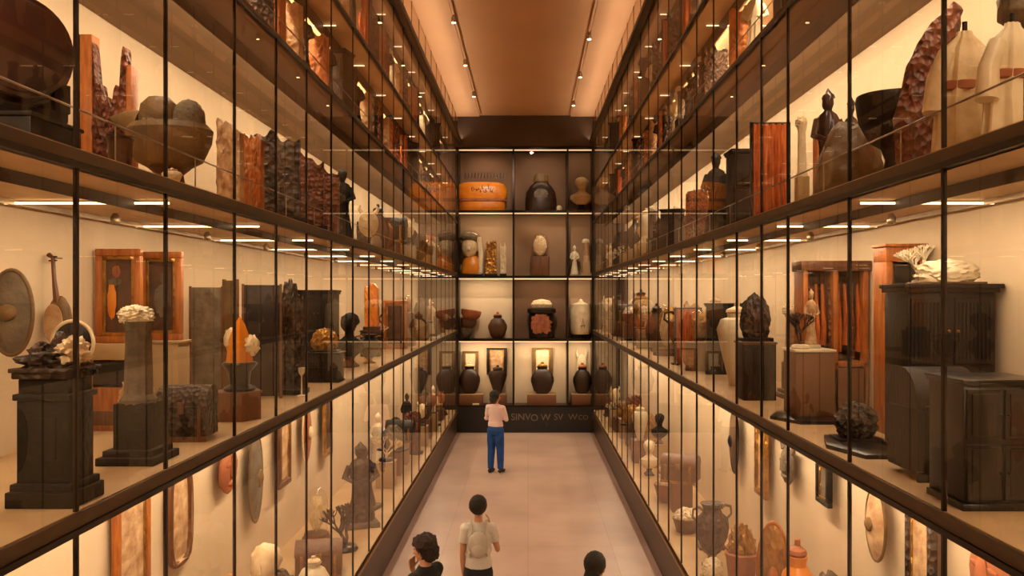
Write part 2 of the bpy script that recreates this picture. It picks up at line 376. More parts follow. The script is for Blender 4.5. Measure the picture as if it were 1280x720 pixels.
def mk_cloth(r, m='orangecloth', m2='darkwood', h=.9, w=.4, seed=1):
    rel = lambda u, v: .02 + .022 * math.sin(u * 34 + seed + 2 * math.sin(v * 3)) * (1.1 - v * .5)
    bm = grid_slab(bmesh.new(), w, .02, h * .93, 48, 14, lambda u: 1, rel, 0.03)
    for v in bm.verts:
        if v.co.z < h * .2: v.co.z += .03 * math.sin(v.co.x * 60 + seed)
    part('cloth', bm, M[m], r)
    bm = tube(bmesh.new(), [(-w * .58, -.01, h * .97), (w * .58, -.01, h * .97)], .014, 8)
    part('rod', bm, M[m2], r)
    for s in (-1, 1):
        bm = box(bmesh.new(), s * w * .55 - .012, s * w * .55 + .012, -.022, .006, 0, h * .98)
        box(bm, s * w * .55 - .02, s * w * .55 + .02, -.1, .1, 0, .025)
        part('post', bm, M[m2], r, False)
def mk_cabinet(r, m='darkwood', m2='gold', h=1.0, w=.5, d=.35, ribs=False, doors=2):
    part('body', box(bmesh.new(), -w / 2, w / 2, -d / 2, d / 2, h * .05, h * .95, .006), M[m], r)
    part('cornice', box(box(bmesh.new(), -w / 2 - .02, w / 2 + .02, -d / 2 - .02, d / 2, h * .95, h * .98, .005), -w / 2 - .035, w / 2 + .035, -d / 2 - .035, d / 2, h * .975, h, .005), M[m], r)
    part('plinth_foot', box(bmesh.new(), -w / 2 - .02, w / 2 + .02, -d / 2 - .02, d / 2, 0, h * .055, .005), M[m], r)
    dw = w / doors
    for i in range(doors):
        x0 = -w / 2 + i * dw + .012; x1 = x0 + dw - .024
        for z0, z1 in ((h * .08, h * .5), (h * .54, h * .92)):
            bm = box(bmesh.new(), x0, x1, -d / 2 - .014, -d / 2 + .002, z0, z1, .004)
            if ribs and z0 > h * .5:
                k = x0 + .02
                while k < x1 - .02: box(bm, k, k + .008, -d / 2 - .02, -d / 2 - .012, z0 + .03, z1 - .03); k += .022
            else: box(bm, x0 + .03, x1 - .03, -d / 2 - .02, -d / 2 - .012, z0 + .03, z1 - .03, .004)
            dr = part('door', bm, M[m], r, False)
            part('knob', blob(bmesh.new(), (x1 - .014 if i == 0 else x0 + .014, -d / 2 - .024, (z0 + z1) / 2), (.009, .009, .009), 2, 0), M[m2], dr)
def mk_barrel(r, m='maroon', m2='darkmetal', h=.6, w=.5):
    # lies on its side along y, on a low stand
    mt = Matrix.Translation((0, 0, h / 2 + .06)) @ Matrix.Rotation(PI / 2, 4, 'X')
    L = w
    part('barrel', lathe(bmesh.new(), [(h * .36, -L / 2), (h * .4, -L / 2 + .01), (h * .46, -L * .3), (h * .5, 0), (h * .46, L * .3), (h * .4, L / 2 - .01), (h * .36, L / 2)], 40, mtx=mt), M[m], r)
    for z in (-L * .42, -L * .2, L * .2, L * .42):
        q = h * .5 - abs(z) ** 2 * (h * .1) / (L * L / 4) + .004
        part('hoop', lathe(bmesh.new(), [(q - .01, z - .018), (q + .004, z - .018), (q + .004, z + .018), (q - .01, z + .018)], 40, mtx=mt), M[m2], r)
    for y in (-L * .3, L * .3):
        bm = box(bmesh.new(), -h * .42, h * .42, y - .03, y + .03, 0, .06, .004); box(bm, -h * .44, -h * .3, y - .03, y + .03, .05, .2, .004); box(bm, h * .3, h * .44, y - .03, y + .03, .05, .2, .004)
        part('cradle', bm, M['darkwood'], r)
def mk_mask(r, m='terracotta', m2='black', h=.4, w=.22, stand=True):
    if stand: part('stand', tube(lathe(bmesh.new(), [(w * .4, 0), (w * .38, .02), (.01, .03)], 20), [(0, .02, .02), (0, .02, h * .5)], .008, 8), M[m2], r)
    bm = blob(bmesh.new(), (0, 0, h * .68), (w * .45, w * .22, h * .34), 3, .06, 2, 2)
    lathe(bm, [(.03, 0), (.022, .08), (.01, .11)], 8, c=(0, -w * .23, h * .6))
    for s in (-1, 1):
        blob(bm, (s * w * .18, -w * .18, h * .76), (.03, .012, .014), 2, 0); tube(bm, [(s * w * .3, 0, h * .95), (s * w * .42, 0, h * 1.05), (s * w * .36, 0, h * 1.14)], [.025, .018, .006], 8)
    blob(bm, (0, -w * .18, h * .5), (.045, .02, .016), 2, 0)
    part('mask', bm, M[m], r)
def mk_basket(r, m='khaki', m2='cream', h=.3, w=.34):
    part('basket', lathe(bmesh.new(), [(w * .3, 0), (w * .34, .01), (w * .46, h * .5), (w * .5, h * .58), (w * .44, h * .6), (w * .4, h * .5)], 28, flute=.03, fn=14), M[m], r)
    part('basket_fill', blob(bmesh.new(), (0, 0, h * .62), (w * .42, w * .42, h * .36), 4, .45, 4.5, 5, ridged=True), M[m2], r)
def mk_plinth(r, m='beige', m2=None, h=.4, w=.3, d=.3):
    part('block', box(bmesh.new(), -w / 2, w / 2, -d / 2, d / 2, 0, h - .02, .005), M[m], r)
    part('cap', box(bmesh.new(), -w / 2 - .01, w / 2 + .01, -d / 2 - .01, d / 2 + .01, h - .02, h, .004), M[m2 or m], r)
MK = dict(vase=mk_vase, urn=mk_urn, bell=mk_bell, bust=mk_bust, statue=mk_statue, stele=mk_stele, frame=mk_frame, shield=mk_shield, rock=mk_rock, coral=mk_coral, chest=mk_chest,
          column=mk_column, bowl=mk_bowl, cloth=mk_cloth, cabinet=mk_cabinet, barrel=mk_barrel, mask=mk_mask, basket=mk_basket, plinth=mk_plinth)
NAMES = dict(vase='vase', urn='urn', bell='bell_jar', bust='bust', statue='statue', stele='carved_stele', frame='framed_picture', shield='shield', rock='rock_specimen', coral='coral_specimen', chest='chest',
             column='fluted_shaft', bowl='footed_bowl', cloth='hanging_textile', cabinet='cabinet', barrel='barrel', mask='mask', basket='basket', plinth='plinth')
PROTO = {}
def put(kind, x, y, z, rz=0.0, s=1.0, label=None, cat=None, group=None, name=None, **kw):
    key = (kind, name, tuple(sorted(kw.items())))
    if key in PROTO:
        o = copy_tree(PROTO[key])
        for k in ('group',):
            if k in o: del o[k]
    else:
        o = thing(name or NAMES[kind]); MK[kind](o, **kw); PROTO[key] = o
    o.location = (x, y, z); o.rotation_euler = (0, 0, rz); o.scale = s if isinstance(s, tuple) else (s, s, s)
    o['label'] = label; o['category'] = cat or (name or NAMES[kind]).replace('_', ' ')
    if group: o['group'] = group
    return o

# ------------------------------------------------------------------ the hall
structure('floor', box(bmesh.new(), XL - .05, XR + .05, YN - 1, YF + .05, -.2, 0), M['floor'], 'polished pinkish concrete floor of the aisle between the glass walls')
structure('ceiling', box(bmesh.new(), WL - .1, WR + .1, YN - 1, YF + 1, CEIL, CEIL + .2), M['hallceil'], 'plain peach coloured ceiling over the aisle')
structure('wall_left', box(bmesh.new(), WL - .16, WL - .06, YN - 1, YF + 1, -.2, CEIL), M['casewall'], 'cream wall closing the display cases on the left')
structure('wall_right', box(bmesh.new(), WR + .06, WR + .16, YN - 1, YF + 1, -.2, CEIL), M['casewall'], 'cream wall closing the display cases on the right')
structure('wall_front', box(bmesh.new(), WL, WR, YN - 1.1, YN - 1, -.2, CEIL), M['casewall'], 'cream end wall behind the viewer')
structure('wall_back', box(bmesh.new(), WL, WR, YF + .62, YF + .72, -.2, CEIL), M['uppwall'], 'dark taupe far wall above the shelved end case')
# lighter strips of the ceiling beside the glass, each edged by a lamp track
for nm, xa, xb in (('trim_1', XL + .02, -1.33), ('trim_2', 1.17, XR - .02)):
    structure(nm, box(bmesh.new(), xa, xb, YN, YF - .01, CEIL - .03, CEIL), M['ceilstrip'], 'lighter ceiling strip beside the %s glass wall' % ('left' if xa < 0 else 'right'))
structure('trim_3', box(bmesh.new(), XL + .02, XR - .02, YF - .06, YF + .6, 7.86, CEIL), M['uppwall'], 'dark taupe band between ceiling and end case')
def lamp(name, kind, loc, rot, energy, color=(1, .77, .50), **kw):
    l = bpy.data.lights.new(name, kind); l.energy = energy; l.color = color
    for k, v in kw.items(): setattr(l, k, v)
    o = bpy.data.objects.new(name, l); COL.objects.link(o); o.location = loc; o.rotation_euler = rot
    return o
for side, x in (('left', -1.30), ('right', 1.14)):
    t = thing('lamp_track', 'thin ceiling track with small lamps running along the %s ceiling strip' % side, 'lamp track', loc=(x, 0, CEIL))
    part('rail', box(bmesh.new(), -.02, .02, YN, YF - .3, -.04, 0), M['ceilstrip'], t, False)
    y = 6.2 + (0 if x < 0 else .9)
    while y < YF - 1:
        hd = part('lamp_head', lathe(bmesh.new(), [(.03, 0), (.045, .02), (.045, .1), (.02, .13)], 14), M['chrome'], t, loc=(0, y, -.17))
        part('lamp_lens', lathe(bmesh.new(), [(.034, -.004), (.034, .004)], 14), M['lens'], hd)
        y += 2.6

# ------------------------------------------------------------------ mullions as read from the photo, then evenly on
def mull(side):
    if side == 'left':
        ys = [1950 / (660 - p) for p in (95, 207, 293, 345, 383, 414, 441)]; step = .90
        ys = [ys[0] - .96 * k for k in (5, 4, 3, 2, 1)] + ys
    else:
        ys = [1800 / (p - 660) for p in (1180, 1062, 985, 952, 921, 892, 871)]; step = .85
        ys = [ys[0] - .96 * k for k in (5, 4, 3, 2, 1)] + ys
    while ys[-1] + step < YF - .3: ys.append(ys[-1] + step)
    return [YN] + ys + [YF]
MU = {'left': mull('left'), 'right': mull('right')}
def bay_of(side, y):
    ms = MU[side]; first = 5    # bay cut by the frame's edge counts as the first
    for i in range(len(ms) - 1):
        if ms[i] <= y < ms[i + 1]: return i
    return len(ms) - 2
ORD = ['first', 'second', 'third', 'fourth', 'fifth', 'sixth', 'seventh', 'eighth', 'ninth', 'tenth', 'eleventh', 'twelfth', 'thirteenth', 'fourteenth', 'fifteenth', 'sixteenth', 'seventeenth', 'eighteenth', 'nineteenth',
       'twentieth', 'twenty-first', 'twenty-second', 'twenty-third', 'twenty-fourth', 'twenty-fifth', 'twenty-sixth']
LIGHT = [38, 21, 26, 100, 100, 60]
for side, xg, xw, sg in (('left', XL, WL, -1), ('right', XR, WR, 1)):
    ms = MU[side]
    for k, (z0, z1) in enumerate(TIERS):
        adj = ['lowest tier of the %s glass wall, standing on the dark floor plinth', 'second tier of the %s glass wall with white tubes on its ceiling', 'third tier of the %s glass wall, directly over the tube-lit tier',
               'fourth tier of the %s glass wall with a low opening', 'fifth tier of the %s glass wall, one below the top', 'topmost tier of the %s glass wall, touching the hall ceiling'][k] % side
        t = thing('display_case', adj, 'display case', 'stacked glass display cases', loc=(0, 0, z0))
        z1l, z0l = z1 - z0, 0
        a, b = (xg, xw) if xg < xw else (xw, xg)
        ft = .10 if k else .12
        part('case_floor', box(bmesh.new(), a + .0 if sg > 0 else a, b, YN, YF, -.006, 0), M['casefloor'], t, False)
        part('back_panel', box(bmesh.new(), min(xw, xw + sg * .01), max(xw, xw + sg * .01), YN, YF, 0, z1l - .002), M['casewall'], t, False)
        if k < 5:
            zt = TIERS[k + 1][0] - z0
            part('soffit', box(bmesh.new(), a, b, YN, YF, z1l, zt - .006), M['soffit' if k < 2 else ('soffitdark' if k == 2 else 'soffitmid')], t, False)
            part('fascia', box(bmesh.new(), xg - (.012 if sg > 0 else .03), xg + (.03 if sg > 0 else .012), YN, YF, z1l + (.028 if k < 2 else .012), zt - .006, .004), M['fascia'], t, False)
            part('fascia_lip', box(bmesh.new(), xg - (.02 if sg > 0 else .034), xg + (.034 if sg > 0 else .02), YN, YF, z1l, z1l + (.028 if k < 2 else .012)), M['darkmetal'], t, False)
        for i in range(len(ms)):
            w_ = .008 if k < 2 else .0065
            part('mullion', box(bmesh.new(), xg - (.0095 if k < 3 else .007), xg + (.0095 if k < 3 else .007), ms[i] - w_, ms[i] + w_, 0, z1l), M['darkmetal'], t, False)
        for i in range(len(ms) - 1):
            part('glass_pane', box(bmesh.new(), xg - .005, xg + .005, ms[i] + .012, ms[i + 1] - .012, 0.0, z1l), PANE, t, False)
        if k in (2, 3):
            xr_ = xg + sg * .05
            bm = tube(bmesh.new(), [(xr_, YN, .19), (xr_, YF, .19)], .005, 6)
            for i in range(len(ms) - 1): tube(bm, [(xr_, (ms[i] + ms[i + 1]) / 2, 0), (xr_, (ms[i] + ms[i + 1]) / 2, .19)], .004, 6)
            part('guard_rail', bm, M['chrome'], t)
        if k == 1:
            for j in range(13):
                yy = 3.04 + 1.53 * j
                part('light_tube', tube(bmesh.new(), [(xg + sg * .1, yy, z1l - .02), (xw - sg * .06, yy, z1l - .02)], .007, 8), M['tubebright'], t)
        if k in (3, 4):
            for j in range(12):
                yy = 4.2 + 1.53 * j
                part('light_tube', tube(bmesh.new(), [(xg + sg * .16, yy, z1l - .02), (xw - sg * .06, yy, z1l - .02)], .007, 8), M['tube'], t)
        if k == 1:
            part('ceiling_track', box(bmesh.new(), min(xw - sg * .12, xw - sg * .10), max(xw - sg * .12, xw - sg * .10), YN, YF, z1l - .03, z1l), M['chrome'], t, False)
            for j in range(12):
                yy = 3.8 + 1.53 * j
                hd = part('spot_head', lathe(bmesh.new(), [(.02, 0), (.028, .01), (.03, .05), (.012, .075)], 12), M['chrome'], t, loc=(xw - sg * .3, yy, z1l - .075))
        bm = box(bmesh.new(), -.004, .004, YN, YF, (-.06, -.06, -.12, -.145, -.175, -.19)[k], .0); box(bm, min(0, sg * .07), max(0, sg * .11), YN, YF, -.008, 0)
        part('added_light_baffle', bm, M['fascia'], t, False, loc=(xg + sg * .30, 0, z1l))  # added baffle that keeps the case strip out of view
        # added strip, unseen behind the fascia, that brightens the case
        o = lamp('added_case_strip', 'AREA', (xg + sg * .335, (YN + YF) / 2, z1 - .045), (0, 0, 0), LIGHT[k] * 10, shape='RECTANGLE', size=(.05, .05, .03, .03, .03, .03)[k], size_y=YF - YN)
        o.rotation_euler = (0, -sg * math.radians((8, 16, 32, 36, 44, 46)[k]), 0)
    # floor plinth under the glass wall
    t = thing('floor_plinth', 'long dark brown floor plinth with a brass ledge under the %s glass wall' % side, 'plinth', loc=(xg, 0, 0))
    d0, d1 = (-.0, .62) if sg > 0 else (-.62, .0)
    part('kickboard', box(bmesh.new(), min(0, sg * .5), max(0, sg * .5), YN, YF, 0, .52), M['plinthface'], t, False)
    part('ledge', box(bmesh.new(), min(-sg * .012, sg * .5), max(-sg * .012, sg * .5), YN, YF, .52, .56, .004), M['ledge'], t, False)
    part('inner_step', box(bmesh.new(), min(sg * .03, sg * .5), max(sg * .03, sg * .5), YN, YF, .56, .575), M['ledge'], t, False)

# ------------------------------------------------------------------ the far end case
t = thing('end_display_case', 'shelved display case filling the far end wall, four rows by three columns', 'display case', loc=(0, YF, 0))
rows = [(.72, 2.50), (2.60, 4.24), (4.32, 6.04), (6.12, 7.78)]
cols = [-1.93, -.40, 1.09, 1.78]
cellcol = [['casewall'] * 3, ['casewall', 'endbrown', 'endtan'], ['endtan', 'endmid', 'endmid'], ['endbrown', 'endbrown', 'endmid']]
CC = [-1.95, -.40, 1.09, 1.80]
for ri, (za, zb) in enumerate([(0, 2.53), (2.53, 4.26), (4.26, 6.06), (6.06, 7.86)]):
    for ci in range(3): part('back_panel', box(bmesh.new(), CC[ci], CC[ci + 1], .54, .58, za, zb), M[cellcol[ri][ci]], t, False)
for zz in (0.70, 2.53, 4.26, 6.06, 7.80):
    part('shelf', box(bmesh.new(), XL + .01, XR - .01, 0.0, .54, zz - .02, zz + .04), M['fascia'], t, False)
    part('shelf_lip', box(bmesh.new(), XL + .01, XR - .01, -.02, .0, zz - .02, zz + .05), M['darkmetal'], t, False)
    if zz > 1: part('light_strip', box(bmesh.new(), XL + .05, XR - .05, -.004, .012, zz - .055, zz - .022), mat('soft_lit_strip', (240, 210, 170), emit=(255, 214, 160), es=.9), t, False)
for xx in cols:
    part('divider', box(bmesh.new(), xx - .025, xx + .025, -.03, .54, .70, 7.84), M['darkmetal'], t, False)
for (za, zb) in rows:
    for xa, xb in zip(cols, cols[1:]):
        part('glass_pane', box(bmesh.new(), xa + .03, xb - .03, .014, .02, za + .03, zb - .02), PANE, t, False)
bp = part('base_panel', box(bmesh.new(), XL + .01, XR - .01, -.04, .54, 0, .69), M['blackpanel'], t, False)
def text(s, x, y, z, size, m, parent, name='lettering', rot=(PI / 2, 0, 0)):
    c = bpy.data.curves.new(name, 'FONT'); c.body = s; c.size = size; c.align_x = 'CENTER'; c.align_y = 'CENTER'; c.extrude = .003
    tmp = bpy.data.objects.new(name, c); COL.objects.link(tmp); bpy.context.view_layer.update()
    me = bpy.data.meshes.new_from_object(tmp.evaluated_get(bpy.context.evaluated_depsgraph_get())); bpy.data.objects.remove(tmp)
    me.materials.clear(); me.materials.append(m); o = bpy.data.objects.new(name, me); COL.objects.link(o); o.location = (x, y, z); o.rotation_euler = rot; o.parent = parent
    return o
S = 22.0 / F
text('SINV', (651 - VX) * S, -.044, .42, .26, M['letter'], bp)
text('O', (668 - VX) * S, -.044, .40, .26, M['letter'], bp)
text('W', (682 - VX) * S, -.044, .41, .26, M['letter'], bp)
text('SV', (698 - VX) * S, -.044, .42, .24, M['letter'], bp)
text('W', (716 - VX) * S, -.044, .42, .24, M['letter'], bp)
text('CO', (729 - VX) * S, -.044, .41, .18, M['letter'], bp)
text('M', (744 - VX) * S, -.044, .42, .24, M['letter'], bp)
text(':', (683 - VX) * S, -.044, .22, .16, M['letter'], bp)
for (za, zb), e in zip(rows, (44, 24, 16, 12)):
    lamp('end_case_light', 'AREA', (-.07, YF + .05, zb - .09), (math.radians(18), 0, 0), e, shape='RECTANGLE', size=3.6, size_y=.05)
def endput(kind, px, row, rz=0.0, s=1.0, label=None, cat=None, dy=.25, base=None, **kw):
    x = (px - VX) * (YF + dy) / F
    return put(kind, x, YF + dy, base if base is not None else [.74, 2.57, 4.30, 6.10][row], rz, s, label, cat, **kw)
# top row: orange trunk, black jar, cream bust
def mk_trunk(r):
    bm = bmesh.new(); w, d, h = 1.42, .4, .80
    lathe(bm, [(.64, .34), (.69, .38), (.71, .5), (.70, .64), (.62, .76), (.5, .8), (.001, .81)], 40, sy=.29)
    part('domed_lid', bm, M['orange'], r)
    part('band', lathe(bmesh.new(), [(.66, .26), (.70, .28), (.70, .33), (.66, .35)], 40, sy=.30), M['terracotta'], r)
    part('lower_body', lathe(bmesh.new(), [(.60, 0), (.64, .02), (.66, .14), (.64, .27)], 40, sy=.29), M['orange'], r)
    bm = bmesh.new(); rr = random.Random(3)
    for i in range(11):
        x = -.25 + i * .055 + rr.uniform(-.01, .01); z = .56 + rr.uniform(-.06, .05); y = -.213
        tube(bm, [(x, y, z), (x + rr.uniform(-.03, .03), y, z + rr.uniform(.05, .12))], .009, 5); tube(bm, [(x, y, z), (x + rr.uniform(.02, .05), y, z + rr.uniform(-.02, .03))], .008, 5)
    part('painted_marks', bm, M['darkbrown'], r)
MK['trunk'] = mk_trunk; NAMES['trunk'] = 'trunk'
endput('trunk', 602, 3, label='domed orange lacquer trunk with dark band, alone on the top end shelf', cat='trunk')
bm = bmesh.new(); rr = random.Random(5)
for i in range(13):
    x = (582 + i * 4 - VX) * .0225; z = 7.15
    tube(bm, [(x - .02, YF + .53, z - .08), (x, YF + .53, z + .08)], .009, 5); tube(bm, [(x + .025, YF + .53, z - .08), (x, YF + .53, z + .06)], .009, 5)
o = part('wall_inscription', bm, M['darkbrown']); o['label'] = 'row of small dark characters on the panel above the orange trunk'; o['category'] = 'inscription'
def mk_jar(r):
    part('body', lathe(bmesh.new(), [(.33, 0), (.38, .02), (.40, .3), (.38, .52), (.28, .70), (.16, .8)], 32), M['darkbrown'], r)
    part('stopper', lathe(bmesh.new(), [(.16, .79), (.19, .83), (.18, .98), (.12, 1.05), (.001, 1.06)], 24), M['khaki'], r)
    bm = blob(bmesh.new(), (0, -.375, .46), (.17, .03, .14), 4, .5, 5, 6, ridged=True)
    part('emblem', bm, M['greystone'], r)
MK['jar'] = mk_jar; NAMES['jar'] = 'lidded_jar'
endput('jar', 676, 3, label='large rounded black jar with pale stopper and grey emblem, top end shelf', cat='jar', s=(1.08, .7, 1.0))
endput('rock', 699, 3, label='small pale yellow stone beside the black jar on the top end shelf', cat='stone', s=.5, m='ivory', m2='khaki', seed=8, dy=.10)
endput('bust', 727, 3, label='cream skull-faced bust on dark socle, top end shelf', s=(2.3, 1.2, 1.9), m='cream', m2='darkwood')
# second row from the top
def mk_headdome(r):
    part('base', box(bmesh.new(), -.34, .34, -.2, .2, 0, .06, .01), M['black'], r)
    part('orange_wrap', lathe(bmesh.new(), [(.26, .06), (.28, .2), (.22, .42), (.12, .52)], 26, c=(.04, 0, 0), sy=.6), M['orange'], r)
    bm = blob(bmesh.new(), (-.02, -.03, .74), (.20, .16, .26), 4, .08, 3, 2); blob(bm, (-.02, -.19, .70), (.04, .05, .07), 2, 0)
    part('head', bm, M['cream'], r)
    part('cap', blob(bmesh.new(), (-.02, 0, 1.0), (.27, .18, .13), 4, .06, 3, 5), M['greystone'], r)
    part('side_drape', tube(bmesh.new(), [(.22, -.05, 1.0), (.27, -.06, .6), (.25, -.06, .08)], [.07, .06, .07], 12), M['ivory'], r)
    part('glass_dome', lathe(bmesh.new(), [(.33, .062), (.34, .8)] + [(.34 * math.cos(a), .8 + .40 * math.sin(a)) for a in [PI / 2 * q / 8 for q in range(1, 9)]], 32, sy=.62), DOME, r)
MK['headdome'] = mk_headdome; NAMES['headdome'] = 'glass_dome_display'
endput('headdome', 588, 2, s=1.08, label='wide glass dome over a cream head and orange cloth, second end row', cat='glass dome')
endput('stele', 614, 2, label='tall ragged gilt carving beside the wide dome on the end shelf', s=1.18, m='gold', w=.26)
endput('stele', 629, 2, label='slim cream carved slab at the edge of the dome shelf', s=(.8, 1, 1.1), m='cream', w=.2, seed=4)
endput('bell', 675, 2, label='tall glass bell jar holding cream coral on a square brown block', s=(2.2, 1.4, 2.2), m='wood', m2='cream', spec=2)
endput('column', 733, 2, label='pale cylinder column with white top, end case below the skull bust', s=1.15, m='paleshade', m2='beige', m3='ivory')
endput('statue', 718, 2, label='white ghost reflection built as figurine beside the pale cylinder column in end case', s=.95, m='ivory', m2='beige', seed=3)  # solid stand-in for a white blob reflected in the glass
# third row
def mk_cups(r):
    for i, (x, z, w_) in enumerate(((-.10, 0, .34), (-.04, .24, .44), (.03, .48, .56))):
        part(('foot_cup', 'middle_cup', 'top_cup')[i], lathe(bmesh.new(), [(w_ * .22, 0), (w_ * .3, .02), (w_ * .48, .14), (w_ * .5, .22), (w_ * .5, .27), (w_ * .44, .28), (w_ * .3, .25)], 28, mtx=Matrix.Translation((x, 0, z)) @ Matrix.Rotation(.16, 4, 'Y')), M[('greystone', 'brown', 'terracotta')[i]], r)
MK['cups'] = mk_cups; NAMES['cups'] = 'stacked_cups'
endput('cups', 586, 1, s=(1, .7, 1.05), label='tilting brown stacked cups on a short stand, left of a round pot', cat='cup')
endput('vase', 622, 1, label='round brown pot with pinkish shoulder in the bowl row of the end case', s=(1.9, 1.3, 1.25), m='brown', m2='terracotta', shape=0)
def mk_drumvase(r):
    part('body', lathe(bmesh.new(), [(.30, 0), (.36, .03), (.38, .3), (.36, .62), (.30, .68)], 28), M['darkwood'], r)
    part('relief', blob(bmesh.new(), (-.02, -.33, .4), (.28, .07, .3), 4, .6, 4, 7, ridged=True), M['terracotta'], r)
    part('hat_brim', lathe(bmesh.new(), [(.36, .68), (.42, .72), (.42, .82), (.34, .86)], 28), M['black'], r)
    part('crown_lid', lathe(bmesh.new(), [(.30, .86), (.32, .95), (.24, 1.05), (.001, 1.1)], 28), M['cream'], r)
MK['drumvase'] = mk_drumvase; NAMES['drumvase'] = 'relief_jar'
endput('drumvase', 677, 1, label='dark jar with black brimmed lid and pinkish figure relief in the end case', cat='jar', s=(.95, .7, 1.0))
def mk_whitejar(r):
    part('body', lathe(bmesh.new(), [(.30, .12), (.34, .16), (.37, .4), (.37, .8), (.32, .97), (.14, 1.02)], 32), M['ivory'], r)
    part('finial', lathe(bmesh.new(), [(.14, 1.01), (.08, 1.05), (.05, 1.1), (.001, 1.12)], 16), M['cream'], r)
    part('base', box(bmesh.new(), -.28, .28, -.2, .2, 0, .13, .01), M['darkwood'], r)
    part('script_mark', tube(tube(bmesh.new(), [(.0, -.372, .3), (.05, -.372, .56), (.1, -.37, .3)], .012, 6), [(-.04, -.372, .36), (.14, -.37, .38)], .01, 6), M['greystone'], r)
MK['whitejar'] = mk_whitejar; NAMES['whitejar'] = 'white_jar'
endput('whitejar', 726, 1, label='bright white rounded jar on dark base, in the end case', cat='jar', s=(.82, .7, .98))
# bottom row on brown blocks
endput('plinth', 588, 0, label='brown block under the slope-shouldered vase, bottom row of end case', cat='plinth', m='brownplinth', m2='beige', w=.70, h=.30, d=.36)
endput('vase', 587, 0, base=1.04, label='dark slope-shouldered vase with cream top on the leftmost end block', s=(2.1, 1.3, 1.5), m='darkbrown', m2='cream', shape=0)
endput('frame', 588, 0, base=1.45, dy=.48, label='blank cream panel standing behind the leftmost slope-shouldered vase', cat='panel', s=(1.5, 1, 1.0), m='khaki', m2='ivory', h=.75)
endput('plinth', 623, 0, label='narrow brown block under the ornate necked vase, bottom row of end case', cat='plinth', m='brownplinth', m2='beige', w=.46, h=.30, d=.34)
endput('vase', 622, 0, base=1.04, label='dark tapered vase with flower painted panel behind it in end case', s=(1.9, 1.3, 1.35), m='darkbrown', m2='darkbrown', shape=2)
endput('frame', 621, 0, base=1.54, dy=.46, label='pale panel with dark floral scrolls behind the tapered dark vase', cat='panel', s=(1.9, 1, 1.0), m='darkwood', m2='paleshade', h=.75)
endput('plinth', 677, 0, label='wide brown block in the middle of the bottom end row', cat='plinth', m='brownplinth', m2='beige', w=.80, h=.30, d=.38)
endput('vase', 678, 0, base=1.04, dy=.22, label='big dark round urn with glinting rim on the middle block of the end case', cat='urn', s=(2.3, 1.2, 1.5), m='darkbrown', m2='gold', shape=0)
endput('frame', 678, 0, base=1.45, dy=.46, label='pale portrait panel standing behind the big dark urn', cat='panel', s=(2.0, 1, 1.0), m='khaki', m2='ivory', h=.85)
endput('plinth', 727, 0, label='brown block beneath the rusty shouldered vase at the end case bottom row', cat='plinth', m='brownplinth', m2='beige', w=.58, h=.30, d=.36)
endput('vase', 728, 0, base=1.04, label='rusty-shouldered dark vase on the last brown block of the end case', s=(1.9, 1.1, 1.45), m='darkbrown', m2='terracotta', shape=0)
endput('mask', 727, 0, base=1.05, dy=.47, label='pale horned mask mounted behind the rusty-shouldered vase', s=(1.5, .5, 2.6), m='ivory', m2='black')
o = part('white_card', box(bmesh.new(), -.09, .09, -.02, .02, 0, .05, .004), M['ivory'], loc=((595 - VX) * .0221, YF + .045, .742)); o['label'] = 'small white card at the front edge of the bottom end shelf'; o['category'] = 'card'

# ------------------------------------------------------------------ things read one by one from the photo: second tier, left
F1 = TIERS[1][0]
def mk_monument(r):
    part('base', box(box(bmesh.new(), -.17, .17, -.15, .15, 0, .075, .006), -.155, .155, -.135, .135, .075, .11, .006), M['darkstone'], r)
    bm = bmesh.new()
    for z0, z1, a in ((.11, .50, .13), (.50, .53, .145), (.53, .60, .125)): box(bm, -a, a, -a * .9, a * .9, z0, z1, .006)
    box(bm, -.07, .07, -.127, -.115, .22, .42, .004)
    part('body', bm, M['darkstone'], r)
    part('capital', box(box(bmesh.new(), -.15, .15, -.13, .13, .60, .63, .006), -.16, .16, -.14, .14, .63, .65, .004), M['carvedbrown'], r)
    part('figure_group', blob(blob(blob(bmesh.new(), (0, 0, .67), (.15, .12, .07), 4, .45, 2.6, 2), (-.07, 0, .70), (.06, .07, .07), 3, .3, 3, 3), (.03, 0, .74), (.045, .05, .08), 3, .3, 3, 5), M['carvedbrown'], r)
    part('mineral_crust', blob(bmesh.new(), (.10, -.02, .72), (.07, .08, .07), 4, .4, 3.5, 5), M['cream'], r)
MK['monument'] = mk_monument; NAMES['monument'] = 'stone_monument'
put('monument', -2.135, 3.62, F1, label='dark stone monument on a stepped base topped with carved figures and pale crust', cat='monument', s=(.88, .88, .94))
put('column', -2.20, 4.52, F1, label='grey fluted column on dark block with a crumbling white top', s=(.95, .95, .95), m='greystone', m2='darkstone', m3='ivory', h=.92, w=.34)
put('shield', -2.88, 4.46, 3.42, rz=.15, name='hanging_shield', label='tall oval shield hung on the cream wall, cut by the left photo edge', cat='shield', s=(1, 1, .95), m='greystone', m2='khaki', h=.5, w=.22)
